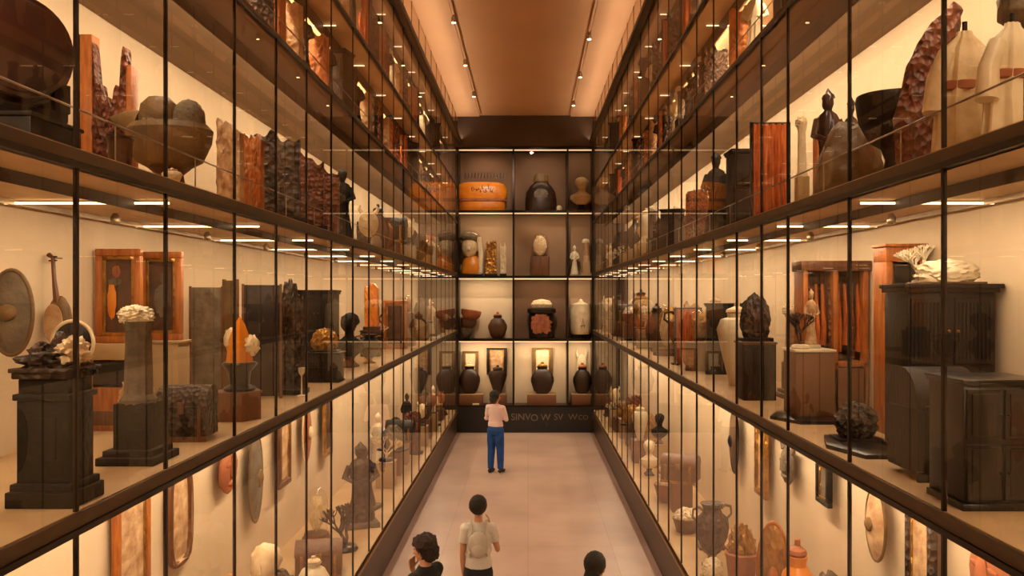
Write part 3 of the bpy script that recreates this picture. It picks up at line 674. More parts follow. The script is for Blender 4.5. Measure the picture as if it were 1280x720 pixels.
def mk_lute(r):
    bm = bmesh.new(); blob(bm, (0, .0, .16), (.085, .05, .16), 4, .05, 2, 1)
    part('body', bm, M['khaki'], r)
    part('soundboard', lathe(bmesh.new(), [(.001, 0), (.07, .001), (.072, .008), (.001, .01)], 24, mtx=Matrix.Translation((0, -.044, .15)) @ Matrix.Diagonal((1, 1, 1.7, 1)) @ Matrix.Rotation(PI / 2, 4, 'X')), M['paleshade'], r)
    part('neck', tube(bmesh.new(), [(0, -.02, .28), (-.02, -.02, .42), (-.05, 0, .56), (-.09, .01, .58)], [.02, .013, .012, .016], 8), M['wood'], r)
    bm = bmesh.new()
    for s in (-1, 1): tube(bm, [(-.05 - .03, 0, .555 + s * .012), (-.05 + .03, 0, .555 + s * .012)], .005, 6)
    part('peg', bm, M['darkwood'], r)
    part('wall_mount', tube(bmesh.new(), [(-.06, .0, .56), (-.06, .08, .56)], .006, 6), M['chrome'], r)
MK['lute'] = mk_lute; NAMES['lute'] = 'hanging_lute'
put('lute', -2.94, 5.02, 3.43, rz=-.25, label='long-necked tan lute hanging on the cream wall behind the dark monument', cat='lute', s=1.0)
put('shield', -2.72, 4.78, F1 + .52, rz=.3, name='hanging_shield', label='small dark round shield with pale rim, half behind the monument', cat='shield', s=1.0, m='darkwood', m2='cream', h=.26, w=.22)
def mk_cupboard(r):
    part('body', box(bmesh.new(), -.14, .14, -.12, .12, .0, .30, .005), M['orangewood'], r)
    part('niche', box(bmesh.new(), -.12, .12, -.125, -.1, .32, .47, .003), M['black'], r)
    part('frame', box(box(bmesh.new(), -.14, -.12, -.12, .12, .3, .5), .12, .14, -.12, .12, .3, .5), M['orangewood'], r, False)
    part('back', box(bmesh.new(), -.12, .12, .1, .12, .3, .5), M['orangewood'], r, False)
    part('top_box', box(bmesh.new(), -.14, .14, -.13, .12, .49, .60, .004), M['beige'], r)
    part('drawer', box(bmesh.new(), -.12, .12, -.128, -.118, .04, .14, .003), M['wood'], r)
MK['cupboard'] = mk_cupboard; NAMES['cupboard'] = 'small_cupboard'
put('cupboard', -2.87, 5.62, F1, label='narrow orange cupboard with black niche standing under the figure painting', cat='cupboard')
def mk_painting(r, var=0):
    mk_frame(r, 'orangewood', 'canvas', .66, .32, .05)
    bm = bmesh.new()
    if var == 0:
        blob(bm, (-.02, -.008, .50), (.028, .004, .045), 3, .2, 3, 1)
        part('painted_figure', bm, M['terracotta'], r); bm = bmesh.new()
        grid = blob(bm, (-.05, -.008, .30), (.03, .004, .13), 3, .2, 3, 2)
        part('painted_robe', bm, M['orange'], r)
        part('painted_collar', blob(bmesh.new(), (-.03, -.008, .43), (.045, .004, .025), 3, .5, 4, 2), M['greystone'], r)
    else:
        part('painted_figure', blob(blob(bm, (.02, -.008, .46), (.026, .004, .05), 3, .3, 3, 1), (.0, -.008, .30), (.05, .004, .12), 3, .3, 3, 1), M['greystone'], r)
MK['painting'] = mk_painting; NAMES['painting'] = 'framed_painting'
put('painting', -2.87, 5.62, F1 + .60, rz=0, label='orange-framed painting of a robed figure in orange, on the narrow cupboard', cat='painting', var=0)
put('painting', -2.74, 5.98, F1 + .60, rz=0, label='second orange-framed dark painting, half hidden behind the figure painting', cat='painting', var=1)
put('plinth', -2.74, 5.98, F1, label='beige plinth carrying the second orange-framed painting', m='beige', h=.60, w=.34, d=.2)
put('chest', -2.22, 5.22, F1, rz=.1, label='carved brown chest beside the white-topped column in the second tier', s=(.62, .8, .72), m='carvedbrown', m2='wood', h=.5)
put('basket', -2.45, 5.02, F1, label='pale basket of orange shells between white-topped column and carved chest', s=(.7, .7, 1.5), m='terracotta', m2='paleshade')
put('vase', -2.42, 5.0, F1 + .43, name='small_vase', label='small brown beaker above the basket beside the carved chest', cat='vase', s=(.28, .28, .4), m='wood', m2='gold', shape=3) if False else None
def mk_screen(r):
    for i, (m, x, a, hh) in enumerate((('greystone', -.33, .25, .96), ('khaki', -.10, -.3, 1.02), ('darkwood', .20, .2, .98))):
        bm = bmesh.new(); ww = (.30, .16, .36)[i]
        bm = box(bm, -ww / 2, ww / 2, -.012, .012, .02, hh, .006)
        bmesh.ops.transform(bm, matrix=Matrix.Translation((x, 0, 0)) @ Matrix.Rotation(a, 4, 'Z'), verts=bm.verts)
        p = part('screen_panel', bm, M[m], r)
        bm = bmesh.new()
        for s in (-1, 1): box(bm, s * (ww / 2 - .008) - .01, s * (ww / 2 - .008) + .01, -.018, .018, 0, hh + .01)
        bmesh.ops.transform(bm, matrix=Matrix.Translation((x, 0, 0)) @ Matrix.Rotation(a, 4, 'Z'), verts=bm.verts)
        part('stile', bm, M['wood'], p, False)
MK['screen'] = mk_screen; NAMES['screen'] = 'folding_screen'
put('screen', -2.60, 7.25, F1, label='three-leaf folding screen in grey and dark wood in the second tier', cat='screen', s=(.95, 1, 1.05))
def mk_hexplinth(r):
    part('block', lathe(bmesh.new(), [(.19, 0), (.19, .2), (.2, .2), (.2, .215)], 6), M['brownplinth'], r)
MK['hexplinth'] = mk_hexplinth; NAMES['hexplinth'] = 'plinth'
put('hexplinth', -2.20, 6.05, F1, label='low six-sided brown plinth under the flame-like orange sculpture', cat='plinth', s=(.95, .95, 1))
def mk_flame(r):
    part('black_base', lathe(bmesh.new(), [(.11, 0), (.12, .02), (.07, .05), (.08, .14), (.13, .2), (.12, .215)], 20), M['black'], r)
    bm = lathe(bmesh.new(), [(.09, .2), (.08, .3), (.06, .42), (.035, .5), (.001, .56)], 20, flute=.15, fn=5)
    part('flame', bm, M['orange'], r)
    part('crust', blob(blob(bmesh.new(), (-.07, 0, .38), (.05, .05, .09), 3, .6, 5, 1, ridged=True), (.09, 0, .34), (.06, .05, .08), 3, .6, 5, 4, ridged=True), M['cream'], r)
MK['flame'] = mk_flame; NAMES['flame'] = 'flame_sculpture'
put('flame', -2.18, 6.05, F1 + .216, label='orange flame-shaped sculpture with pale crust on a black cup base', cat='sculpture')
def mk_wingtree(r):
    part('base', box(bmesh.new(), -.15, .15, -.12, .12, 0, .05, .006), M['black'], r)
    top = lambda u: .45 + .55 * math.sin(min(1, max(0, u * .9 + .05)) * PI) ** .7 + .05 * math.sin(u * 40)
    rel = lambda u, v: .03 * (1 - min(1, noise.voronoi(Vector((u * 5, v * 14, 3)))[0][0] * 1.5)) + .03 * math.sin(u * PI)
    part('carving', grid_slab(bmesh.new(), .28, .06, 1.0, 34, 50, top, rel, .05), M['carvedbrown'], r)
    part('foot', lathe(bmesh.new(), [(.1, .04), (.06, .1), (.07, .2)], 14), M['black'], r)
MK['wingtree'] = mk_wingtree; NAMES['wingtree'] = 'wing_carving'
put('wingtree', -2.26, 7.62, F1, label='tall dark leaf-shaped carving with serrated edge on a black base', cat='carving')
def mk_goblet(r):
    part('goblet', lathe(bmesh.new(), [(.045, 0), (.045, .008), (.008, .02), (.007, .2), (.03, .23), (.035, .28), (.03, .28)], 16), M['ivory'], r)
MK['goblet'] = mk_goblet; NAMES['goblet'] = 'goblet'
put('goblet', -2.10, 7.42, F1, label='slim white stemmed goblet at the foot of the serrated carving', cat='goblet', s=.95)
put('cabinet', -2.45, 9.4, F1, label='dark cabinet with its doors shut beyond the serrated carving, second tier', s=(.8, .8, 1.0), m='darkwood', m2='gold')
put('cabinet', -2.22, 8.75, F1, name='low_cabinet', label='low black cabinet beside the glass, just past the serrated carving', cat='cabinet', s=(.7, .8, .32), m='black', m2='gold')
put('rock', -2.22, 8.75, F1 + .32, label='lumpy gold and cream mineral on the low black cabinet', cat='rock', s=(.9, .8, .8), m='gold', m2='black', seed=6)
put('plinth', -2.42, 12.4, F1, label='tall dark plinth under the orange obelisk', cat='plinth', m='darkwood', h=.4, w=.3, d=.3)
put('stele', -2.42, 12.4, F1 + .4, label='slender bright orange obelisk on a dark plinth, far along second tier', cat='obelisk', s=(.7, 1, .85), m='orange', m2='darkwood', w=.3, seed=9)
put('urn', -2.2, 11.1, F1, label='squat black urn with gold foot on second tier short of the obelisk', s=(.9, .9, .8), m='black', m2='gold')

# ------------------------------------------------------------------ second tier, right
def mk_slab(r, w=.5, d=.5, h=.03):
    part('slab', lathe(bmesh.new(), [(w * .5, 0), (w * .5, h * .8), (w * .48, h)], 6, sy=d / w), M['black'], r)
MK['slab'] = mk_slab; NAMES['slab'] = 'black_slab'
put('slab', 2.11, 6.05, F1, label='black angular slab under the brown pedestal on the second tier', cat='slab', w=.56, d=.62)
put('plinth', 2.14, 6.10, F1 + .03, label='warm brown box pedestal with white tray top on a black slab', cat='pedestal', m='brownplinth', m2='ivory', h=.50, w=.29, d=.29)
put('statue', 2.18, 6.16, F1 + .53, label='slim pale figure with curly head standing on the brown pedestal', s=(.42, .42, .50), m='paleshade', m2='ivory', seed=5)
put('coral', 2.06, 6.05, F1 + .53, label='brown branching coral beside the pale figure on the pedestal', cat='coral', s=(.62, .5, .72), m='carvedbrown', m2='ivory', seed=3)
put('plinth', 2.06, 7.25, F1, label='dark mahogany pedestal under the shaggy brown bust', cat='pedestal', m='darkwood', m2='wood', h=.52, w=.29, d=.29)
put('rock', 2.06, 7.25, F1 + .52, label='shaggy dark brown bust-like root carving on the mahogany pedestal', cat='carving', s=(.82, .8, 1.35), m='carvedbrown', m2='darkwood', seed=12, freq=3.4)
put('coral', 2.15, 7.2, F1 + .54, label='gold sprig at the crest of the shaggy root carving', cat='coral', s=(.5, .5, .9), m='gold', m2='wood', seed=9) if False else None
put('column', 2.42, 7.35, F1, label='pale grey shaft with cracked top between two dark pedestals', s=(.8, .8, .95), m='paleshade', m2='greystone', m3='cream')
def mk_wardrobe(r):
    w, h, d = .50, 1.10, .22
    bm = bmesh.new()
    for x0, x1 in ((-w / 2, -w / 2 + .04), (-.02, .02), (w / 2 - .04, w / 2)): box(bm, x0, x1, -d / 2, d / 2, 0, h - .05, .004)
    box(bm, -w / 2, w / 2, -d / 2, d / 2, .34, .38, .004)
    part('case_frame', bm, M['orangewood'], r)
    part('cornice', box(bmesh.new(), -w / 2 - .02, w / 2 + .02, -d / 2 - .02, d / 2, h - .055, h + .02, .008), M['wood'], r)
    part('back_board', box(bmesh.new(), -w / 2 + .01, w / 2 - .01, d / 2 - .02, d / 2, .0, h - .05), M['carvedred'], r, False)
    part('plinth_box', box(bmesh.new(), -w / 2 + .02, w / 2 - .02, -d / 2, d / 2 - .03, 0, .33, .004), M['brownplinth'], r)
    for k in range(8):
        x = -w / 2 + .075 + k * .05 + (.02 if k > 3 else 0)
        bm = bmesh.new(); tube(bm, [(x, -.04, .40 + .05 * (k % 3)), (x + .006, -.05, .62), (x - .004, -.04, .95)], [.024, .020, .010], 8, 1.2)
        part('hanging_robe', bm, M['orangecloth' if k % 3 else 'carvedred'], r)
MK['wardrobe'] = mk_wardrobe; NAMES['wardrobe'] = 'robe_cabinet'
put('wardrobe', 2.44, 6.45, F1, label='open orange-wood cabinet hung with reddish fringed robes, second tier', cat='cabinet', s=(1.04, 1, 1.08))
def mk_tallcab(r):
    w, h, d = .27, 1.26, .2
    bm = bmesh.new()
    for a in ((-w / 2, -w / 2 + .045, 0, h - .1), (w / 2 - .045, w / 2, 0, h - .1), (-w / 2, w / 2, h - .1, h)): box(bm, a[0], a[1], -d / 2, d / 2, a[2], a[3], .005)
    part('frame', bm, M['orangewood'], r)
    part('cornice', box(bmesh.new(), -w / 2 - .012, w / 2 + .012, -d / 2 - .012, d / 2, h, h + .02, .004), M['orangewood'], r)
    part('dark_pane', box(bmesh.new(), -w / 2 + .06, w / 2 - .06, -d / 2 + .0, -d / 2 + .012, h - .24, h - .13, .003), M['black'], r)
    part('back_board', box(bmesh.new(), -w / 2 + .03, w / 2 - .03, d / 2 - .02, d / 2, .0, h - .05), M['paleshade'], r, False)
    for z in (.0, .30, .56, .94): part('shelf', box(bmesh.new(), -w / 2 + .045, w / 2 - .045, -d / 2 + .01, d / 2 - .02, z, z + .025), M['ivory'], r, False)
MK['tallcab'] = mk_tallcab; NAMES['tallcab'] = 'tall_cabinet'
put('tallcab', 2.53, 5.45, F1, label='tall narrow orange-wood cabinet with small dark pane at its head', cat='cabinet')
put('vase', 2.53, 5.44, F1 + .585, label='dark wide-mouthed vessel on upper shelf of the narrow orange cabinet', s=(.55, .4, .45), m='carvedbrown', m2='brown', shape=3)
put('vase', 2.53, 5.44, F1 + .325, label='grey barrel pot on lower shelf of the narrow orange cabinet', s=(.5, .4, .42), m='greystone', m2='khaki', shape=3, w=.3)
put('slab', 2.03, 4.88, F1, label='curved black slab under the shell encrusted mound, right second tier', cat='slab', w=.42, d=.75)
put('rock', 2.06, 5.02, F1 + .03, label='brown mound encrusted with pale shells on the curved black slab', cat='rock', s=(.80, .8, .75), m='carvedbrown', m2='black', seed=21, freq=4.5)
put('cabinet', 2.42, 4.72, F1, label='dark tall cabinet with ribbed upper doors carrying white crystals', s=(1, 1, 1), m='darkwood', m2='gold', h=1.0, w=.50, d=.30, ribs=True)
put('rock', 2.42, 4.62, F1 + 1.0, label='long heap of cream crystals across the front of the ribbed cabinet top', cat='crystals', s=(1.15, .6, .45), m='ivory', m2='khaki', seed=61, freq=4.5)
put('coral', 2.40, 4.83, F1 + 1.0, label='white crystalline coral spreading on top of the ribbed dark cabinet', cat='coral', s=(.75, .5, .62), m='ivory', m2='khaki', seed=11)
put('chest', 2.10, 4.16, F1, rz=0, label='rounded black leather chest beside the glass, behind the nearest dark cabinet', s=(.62, 1, 1.15), m='darkwood', m2='darkmetal', h=.5, w=.5)
put('cabinet', 2.055, 3.62, F1, name='low_cabinet', label='nearest black low cabinet at the right edge of the second tier', cat='cabinet', s=(.66, 1, .57), m='black', m2='darkmetal', doors=2, d=.30)

# ------------------------------------------------------------------ third tier, both sides
F2 = TIERS[2][0]
put('barrel', -2.43, 3.74, F2 + .18, rz=.85, label='huge dark red barrel drum lying in a cradle at the upper left corner', s=(.86, .92, .90), m='maroon', m2='maroon', h=.58, w=.42)
put('plinth', -2.43, 3.74, F2, label='black plinth lifting the huge red barrel', cat='plinth', m='black', h=.18, w=.46, d=.4)
def mk_carvcab(r):
    part('side_post', box(bmesh.new(), -.17, -.09, -.05, .05, 0, 1.06, .006), M['orangewood'], r)
    top = lambda u: .99 - .40 * max(0, math.sin(u * PI * 1.05)) ** .8 + .05 * math.sin(u * 30)
    rel = lambda u, v: .015 + .03 * (1 - min(1, noise.voronoi(Vector((u * 4, v * 13, 1)))[0][0] * 1.5))
    bm = grid_slab(bmesh.new(), .22, .05, 1.02, 30, 60, top, rel, 0)
    bmesh.ops.translate(bm, vec=(.02, 0, 0), verts=bm.verts)
    part('carved_panel', bm, M['carvedred'], r)
    part('far_post', box(bmesh.new(), .13, .165, -.05, .05, 0, .86, .006), M['orangewood'], r)
    part('dark_edge', box(bmesh.new(), -.195, -.17, -.05, .05, 0, 1.06, .004), M['darkwood'], r)
MK['carvcab'] = mk_carvcab; NAMES['carvcab'] = 'carved_door'
put('carvcab', -2.74, 5.24, F2, label='broken carved red-brown door with jagged top between orange posts', cat='door carving')
def mk_gourds(r):
    part('foot', lathe(bmesh.new(), [(.15, 0), (.16, .03), (.10, .06), (.09, .12), (.14, .16)], 20), M['wood'], r)
    part('bowl', lathe(bmesh.new(), [(.10, .14), (.22, .20), (.28, .32), (.29, .40), (.25, .44), (.2, .42)], 32, sy=.8), M['khaki'], r)
    part('ribbed_dome', lathe(bmesh.new(), [(.125, .38), (.135, .48), (.12, .56), (.07, .61), (.001, .62)], 28, c=(-.07, 0, 0), flute=.04, fn=8), M['khaki'], r)
    part('pitted_dome', blob(bmesh.new(), (.13, 0, .47), (.11, .1, .13), 4, .12, 7, 2, ridged=True), M['greystone'], r)
    part('beak', lathe(bmesh.new(), [(.09, 0), (.07, .1), (.001, .22)], 14, mtx=Matrix.Translation((-.2, 0, .44)) @ Matrix.Rotation(-PI / 2.3, 4, 'Y')), M['khaki'], r)
MK['gourds'] = mk_gourds; NAMES['gourds'] = 'gourd_sculpture'
put('gourds', -2.24, 5.0, F2, label='bulky khaki sculpture of two domes over a wide footed bowl', cat='sculpture', s=(.92, .8, .98))
put('vase', -2.10, 4.72, F2, label='small cream pot at the foot of the two-domed sculpture', s=(.42, .42, .2), m='cream', m2='cream', shape=2)
put('vase', -2.10, 4.12, F2, label='squat dark brown pot right of the huge barrel, behind the guard rail', s=(.5, .5, .35), m='brown', m2='darkbrown', shape=3)
put('stele', -2.22, 5.98, F2, label='pale carved upright panel beside the two-domed sculpture', s=(.5, 1, .80), m='paleshade', seed=5)
put('stele', -2.24, 6.55, F2, label='narrow orange upright board in dark edging, third tier', s=(.42, 1, .85), m='orangewood', seed=6)
for i, (x, y, m_, w_, lb) in enumerate(((-2.3, 7.2, 'carvedbrown', .44, 'dark brown relief slab following the narrow orange board'), (-2.3, 8.0, 'carvedred', .46, 'broad reddish relief slab with a ragged crest, third tier'), (-2.3, 8.85, 'carvedred', .38, 'second reddish relief slab, lower and further along the third tier'))):
    put('stele', x, y, F2, rz=.15, label=lb, s=(1.1, 1, .98 - .05 * i), m=m_, w=w_, seed=11 + i)
put('statue', -2.25, 9.7, F2, label='black robed statue standing past the reddish relief slabs', s=(1.1, 1.1, 1.0), m='darkstone', m2='black', seed=2)
# right
def mk_robe(r, m='cream'):
    bm = lathe(bmesh.new(), [(.13, 0), (.14, .02), (.12, .2), (.11, .35), (.10, .44), (.04, .5), (.035, .52)], 48, sy=.6, flute=.13, fn=9)
    rough(bm, .012, 9, 4)
    part('garment', bm, M[m], r)
    for s in (-1, 1): part('sleeve', tube(bmesh.new(), [(s * .08, 0, .43), (s * .13, 0, .32), (s * .15, -.01, .18)], [.04, .045, .05], 10), M[m], r)
    part('sash', lathe(bmesh.new(), [(.118, .27), (.128, .275), (.128, .305), (.116, .31)], 40, sy=.62), M['terracotta'], r)
    part('stand', tube(lathe(bmesh.new(), [(.08, 0), (.08, .01)], 16), [(0, 0, .5), (0, 0, .56)], .012, 8), M['darkwood'], r)
MK['robe'] = mk_robe; NAMES['robe'] = 'displayed_robe'
put('robe', 2.02, 3.70, F2, label='tall cream robe on a stand, just past the thick mullion upper right', cat='robe', s=(1.0, .9, 1.12), m='cream')
put('robe', 2.06, 3.40, F2, rz=.3, label='second cream robe, nearer to the photo edge, upper right', cat='robe', s=(1.0, .9, 1.0), m='ivory')
def mk_mushroom(r):
    part('stem', tube(bmesh.new(), [(0, 0, 0), (-.03, 0, .2), (.02, 0, .42), (0, 0, .56)], [.07, .04, .05, .09], 12), M['darkwood'], r)
    part('boulder_cap', blob(bmesh.new(), (0, 0, .66), (.20, .18, .13), 4, .16, 1.6, 4), M['greystone'], r)
MK['mushroom'] = mk_mushroom; NAMES['mushroom'] = 'boulder_sculpture'
put('mushroom', 2.42, 3.78, F2, label='grey boulder balanced on a twisted dark stem at the upper right corner', cat='sculpture', s=(.9, .9, 1.12))
def mk_wing(r):
    pts = []
    bm = bmesh.new(); n = 26
    tube(bm, [(-.10, 0, 0), (-.10, 0, .25), (-.05, 0, .5), (.05, 0, .7), (.13, 0, .82)], [.11, .13, .12, .09, .03], 20, .5)
    for v in bm.verts: v.co += v.co.normalized() * .03 * (noise.voronoi(v.co * 11)[0][0])
    bmesh.ops.subdivide_edges(bm, edges=bm.edges[:], cuts=3, use_grid_fill=True)
    for v in bm.verts: v.co += Vector((1, .6, 0)) * .02 * noise.noise(v.co * 26)
    part('wing', bm, M['carvedred'], r)
    part('base', box(bmesh.new(), -.2, .1, -.1, .1, -.0, .03, .004), M['darkwood'], r)
MK['wing'] = mk_wing; NAMES['wing'] = 'wing_sculpture'
put('wing', 2.14, 4.20, F2, label='tall leaning red-brown bark-like sculpture beside the thick mullion', cat='sculpture', s=(.9, 1, 1.05))
put('bowl', 2.14, 4.72, F2, label='wide dark footed bowl heaped with rusty pieces, upper right', s=(1.0, .95, 1.2), m='darkwood', m2='terracotta')
def mk_shell(r):
    bm = blob(bmesh.new(), (0, 0, .02), (.22, .2, .44), 5, .10, 2.5, 3)
    for v in bm.verts: v.co.z = max(0, v.co.z)
    part('shell_dome', bm, M['khaki'], r)
    part('crest', tube(bmesh.new(), [(-.2, 0, .2), (-.12, 0, .38), (0, 0, .46), (.12, 0, .38), (.2, 0, .2)], .018, 8), M['greystone'], r)
MK['shell'] = mk_shell; NAMES['shell'] = 'shell_dome'
put('shell', 2.06, 5.12, F2, label='rough khaki shell dome in front of the wine-red figure', cat='shell')
put('statue', 2.12, 5.65, F2, label='wine-red robed figure rising behind the rough khaki shell dome', s=(.9, .9, .9), m='maroon', m2='darkwood', seed=7)
put('statue', 2.32, 5.75, F2, label='thin grey-brown figure behind the wine-red robed figure', s=(.6, .6, .88), m='carvedbrown', m2='darkwood', seed=8)
put('plinth', 2.52, 5.05, F2, label='slim beige post holding a small mossy head at the case back', cat='plinth', m='beige', h=.62, w=.12, d=.12)
put('rock', 2.52, 5.05, F2 + .62, label='small mossy brown head on the slim beige post', cat='carving', s=(.42, .5, .6), m='carvedbrown', m2='wood', seed=31, freq=3)
put('cloth', 2.10, 6.95, F2, label='orange pleated cloth in dark posts, third tier on the right', cat='textile', s=(.75, 1, .98), m='orangecloth')
put('column', 2.14, 6.25, F2, label='bright cream column before the orange pleated cloth', s=(.5, .5, .85), m='ivory', m2='beige', m3='cream')
put('stele', 2.34, 6.3, F2, label='orange board standing against a dark stone, third tier', s=(.5, 1, .9), m='orangewood', seed=16)
put('cabinet', 2.14, 7.7, F2, label='dark ornate cabinet behind the steel guard rail, third tier', s=(.8, .8, .75), m='darkwood', m2='gold')
put('rock', 2.1, 8.4, F2, label='dark tangle of roots on third tier past the ornate cabinet', cat='carving', s=(1.1, .9, 2.0), m='darkstone', m2='black', seed=41, freq=3)
put('statue', 2.14, 9.1, F2, label='tall black hooded figure past the root tangle', s=(1.2, 1.1, 1.1), m='darkstone', m2='black', seed=9)

# ------------------------------------------------------------------ bottom tier, things seen through the glass
F0 = TIERS[0][0]
put('frame', -3.00, 6.05, 1.45, rz=PI / 2, name='hanging_picture', label='tall ochre-framed picture on the bottom tier wall, nearest of the row', cat='picture', s=(1.3, 1, 1.0), m='orangewood', m2='paleshade', h=.8, w=.4)
def mk_mirror(r):
    bm = bmesh.new(); prof = []
    tube(bm, [(math.copysign(abs(math.cos(a)) ** .55, math.cos(a)) * .17, 0, .4 + math.copysign(abs(math.sin(a)) ** .55, math.sin(a)) * .4) for a in [2 * PI * k / 40 for k in range(41)]], .03, 8)
    part('frame', bm, M['wood'], r)
    part('mirror_panel', box(bmesh.new(), -.155, .155, .0, .012, .02, .78, .04), M['paleshade'], r)
MK['mirror'] = mk_mirror; NAMES['mirror'] = 'hanging_mirror'
put('mirror', -3.00, 6.9, 1.45, rz=PI / 2, label='round-cornered brown mirror on the bottom tier wall past the ochre frame', cat='mirror', s=(1.2, 1, 1.0))
spots = [(7.9, 1.55, 'hanging_mask', 'mask', dict(m='terracotta', m2='black', stand=False), 'rusty horned mask on the bottom tier wall past the brown mirror', (2.2, 1, 1.8)),
         (8.7, 1.3, 'hanging_shield', 'shield', dict(m='greystone', m2='khaki', h=.5, w=.3), 'grey oval shield on the bottom tier wall past the rusty mask', (1.4, 1, 1.9)),
         (9.7, 1.45, 'hanging_picture', 'frame', dict(m='wood', m2='paleshade'), 'pale picture in brown frame past the grey oval shield', (1.5, 1, 1.4)),
         (10.7, 1.5, 'hanging_shield', 'shield', dict(m='terracotta', m2='cream', h=.5, w=.3), 'rust-coloured wall shield past the brown-framed pale picture', (1.3, 1, 1.7)),
         (11.8, 1.4, 'hanging_picture', 'frame', dict(m='gold', m2='canvas'), 'gold-framed dark picture far along the bottom tier wall, left', (1.5, 1, 1.5))]
for y, z, nm, kd, kw, lb, sc in spots: put(kd, -2.96, y, z, PI / 2, sc, lb, nm.split('_')[1], name=nm, **kw)
spots = [(4.55, 1.75, 'hanging_mask', 'mask', dict(m='terracotta', m2='black', stand=False), 'brown horned mask on the bottom tier wall nearest the right edge', (2.0, 1, 1.5)),
         (5.35, 1.45, 'hanging_picture', 'frame', dict(m='carvedbrown', m2='paleshade', h=.8, w=.3), 'narrow carved brown panel picture, bottom tier wall on the right', (1.2, 1, 1.1)),
         (6.05, 1.75, 'hanging_shield', 'shield', dict(m='paleshade', m2='khaki', h=.5, w=.3), 'pale oval shield between brown panel and slate tablet', (1.1, 1, 1.1)),
         (7.1, 1.90, 'hanging_tablet', 'frame', dict(m='darkstone', m2='greystone', h=.4, w=.25), 'slate-grey tablet high on the bottom tier wall, right side', (1.2, 1, .95)),
         (8.1, 1.65, 'hanging_mask', 'mask', dict(m='greystone', m2='black', stand=False), 'grey horned mask past the slate-grey tablet', (2.0, 1, 1.4)),
         (9.0, 1.5, 'hanging_picture', 'frame', dict(m='gold', m2='paleshade'), 'gold-framed pale picture past the grey horned mask', (1.4, 1, 1.3)),
         (10.2, 1.5, 'hanging_shield', 'shield', dict(m='khaki', m2='darkwood', h=.5, w=.3), 'khaki wall shield past the gold-framed pale picture, right', (1.4, 1, 1.6))]
for y, z, nm, kd, kw, lb, sc in spots: put(kd, 2.63, y, z, -PI / 2, sc, lb, nm.split('_')[1], name=nm, **kw)
put('statue', -2.28, 10.9, F0, rz=.4, label='tallest of the brown robed statues in the bottom left group', s=(1.7, 1.5, 1.25), m='carvedbrown', m2='greystone', seed=12)
put('statue', -2.42, 11.8, F0, rz=-.3, label='brown seated-looking statue just behind the tallest robed one', s=(1.7, 1.5, 1.0), m='brown', m2='greystone', seed=13)
put('coral', -2.25, 9.85, F0, label='brown coral bush in front of the brown statue group, bottom tier', cat='coral', s=(1.4, 1.2, 1.5), m='carvedbrown', m2='black', seed=17)
put('chest', -2.35, 9.0, F0, rz=.2, label='tan chest lying before the brown coral bush, bottom tier', s=1.0, m='wood', m2='gold', h=.4, w=.5)
put('vase', -2.2, 8.2, F0, label='glossy pale pot beside the plinth ledge, bottom tier left', s=(1.2, 1.2, .8), m='ivory', m2='cream', shape=0)
put('rock', -2.42, 7.7, F0, label='rugged dark rock before the tan chest, bottom tier', cat='rock', s=(1.4, 1.3, 1.6), m='carvedbrown', m2='greystone', seed=43)
put('bust', -2.3, 7.0, F0, label='life-size cream bust low in the bottom tier, left foreground', s=(1.6, 1.6, 1.9), m='cream', m2='darkwood')
put('urn', 2.14, 9.3, F0, rz=.3, label='brown standing urn next to the ledge of the bottom tier, right', s=(1.2, 1.0, 1.45), m='carvedbrown', m2='greystone')
put('basket', 2.10, 10.6, F0, label='basket of white shells past the brown urn, bottom tier right', s=(1.1, 1.0, 1.1), m='khaki', m2='ivory')
put('basket', 2.14, 12.2, F0, label='basket of pinkish white blooms, bottom tier right', s=(1.3, 1.1, 1.5), m='terracotta', m2='ivory')
put('basket', 2.30, 12.9, F0, label='taller basket of cream pods behind the pinkish blooms', s=(1.2, 1.1, 1.8), m='terracotta', m2='cream')
put('bust', 2.12, 14.0, F0, label='white bust beyond the shell baskets, bottom tier right', s=(1.2, 1.2, 1.2), m='ivory', m2='darkwood')
put('rock', 2.28, 9.95, F0, label='pale ammonite lump beside the brown urn', cat='fossil', s=(1.0, 1, 1.5), m='cream', m2='wood', seed=52)
put('basket', 2.24, 8.4, F0, label='tall rusty carved drum topped with gilt lumps, bottom tier right', cat='drum', s=(1.0, 1.0, 2.5), m='terracotta', m2='gold')
put('shield', 2.33, 7.6, F0, rz=-.35, label='leaf-shaped gilt relief standing on end beside the rusty carved drum', cat='relief', s=(1.0, 1.4, 1.95), m='gold', m2='orangewood', h=.5, w=.30)
put('vase', 2.34, 6.95, F0, label='big orange glazed jar nearest of the bottom tier, right', cat='jar', s=(1.3, 1.3, 1.75), m='orange', m2='terracotta', shape=0)
put('rock', 2.36, 6.3, F0, label='grey flower-like stone past the orange jar, bottom tier edge', cat='rock', s=(1.0, 1.0, 3.0), m='greystone', m2='darkwood', seed=57, freq=4)
put('rock', 2.05, 8.9, F0, label='white shell heap on the ledge side of the rusty carved drum', cat='shells', s=(.7, .7, .7), m='ivory', m2='beige', seed=58, freq=4)

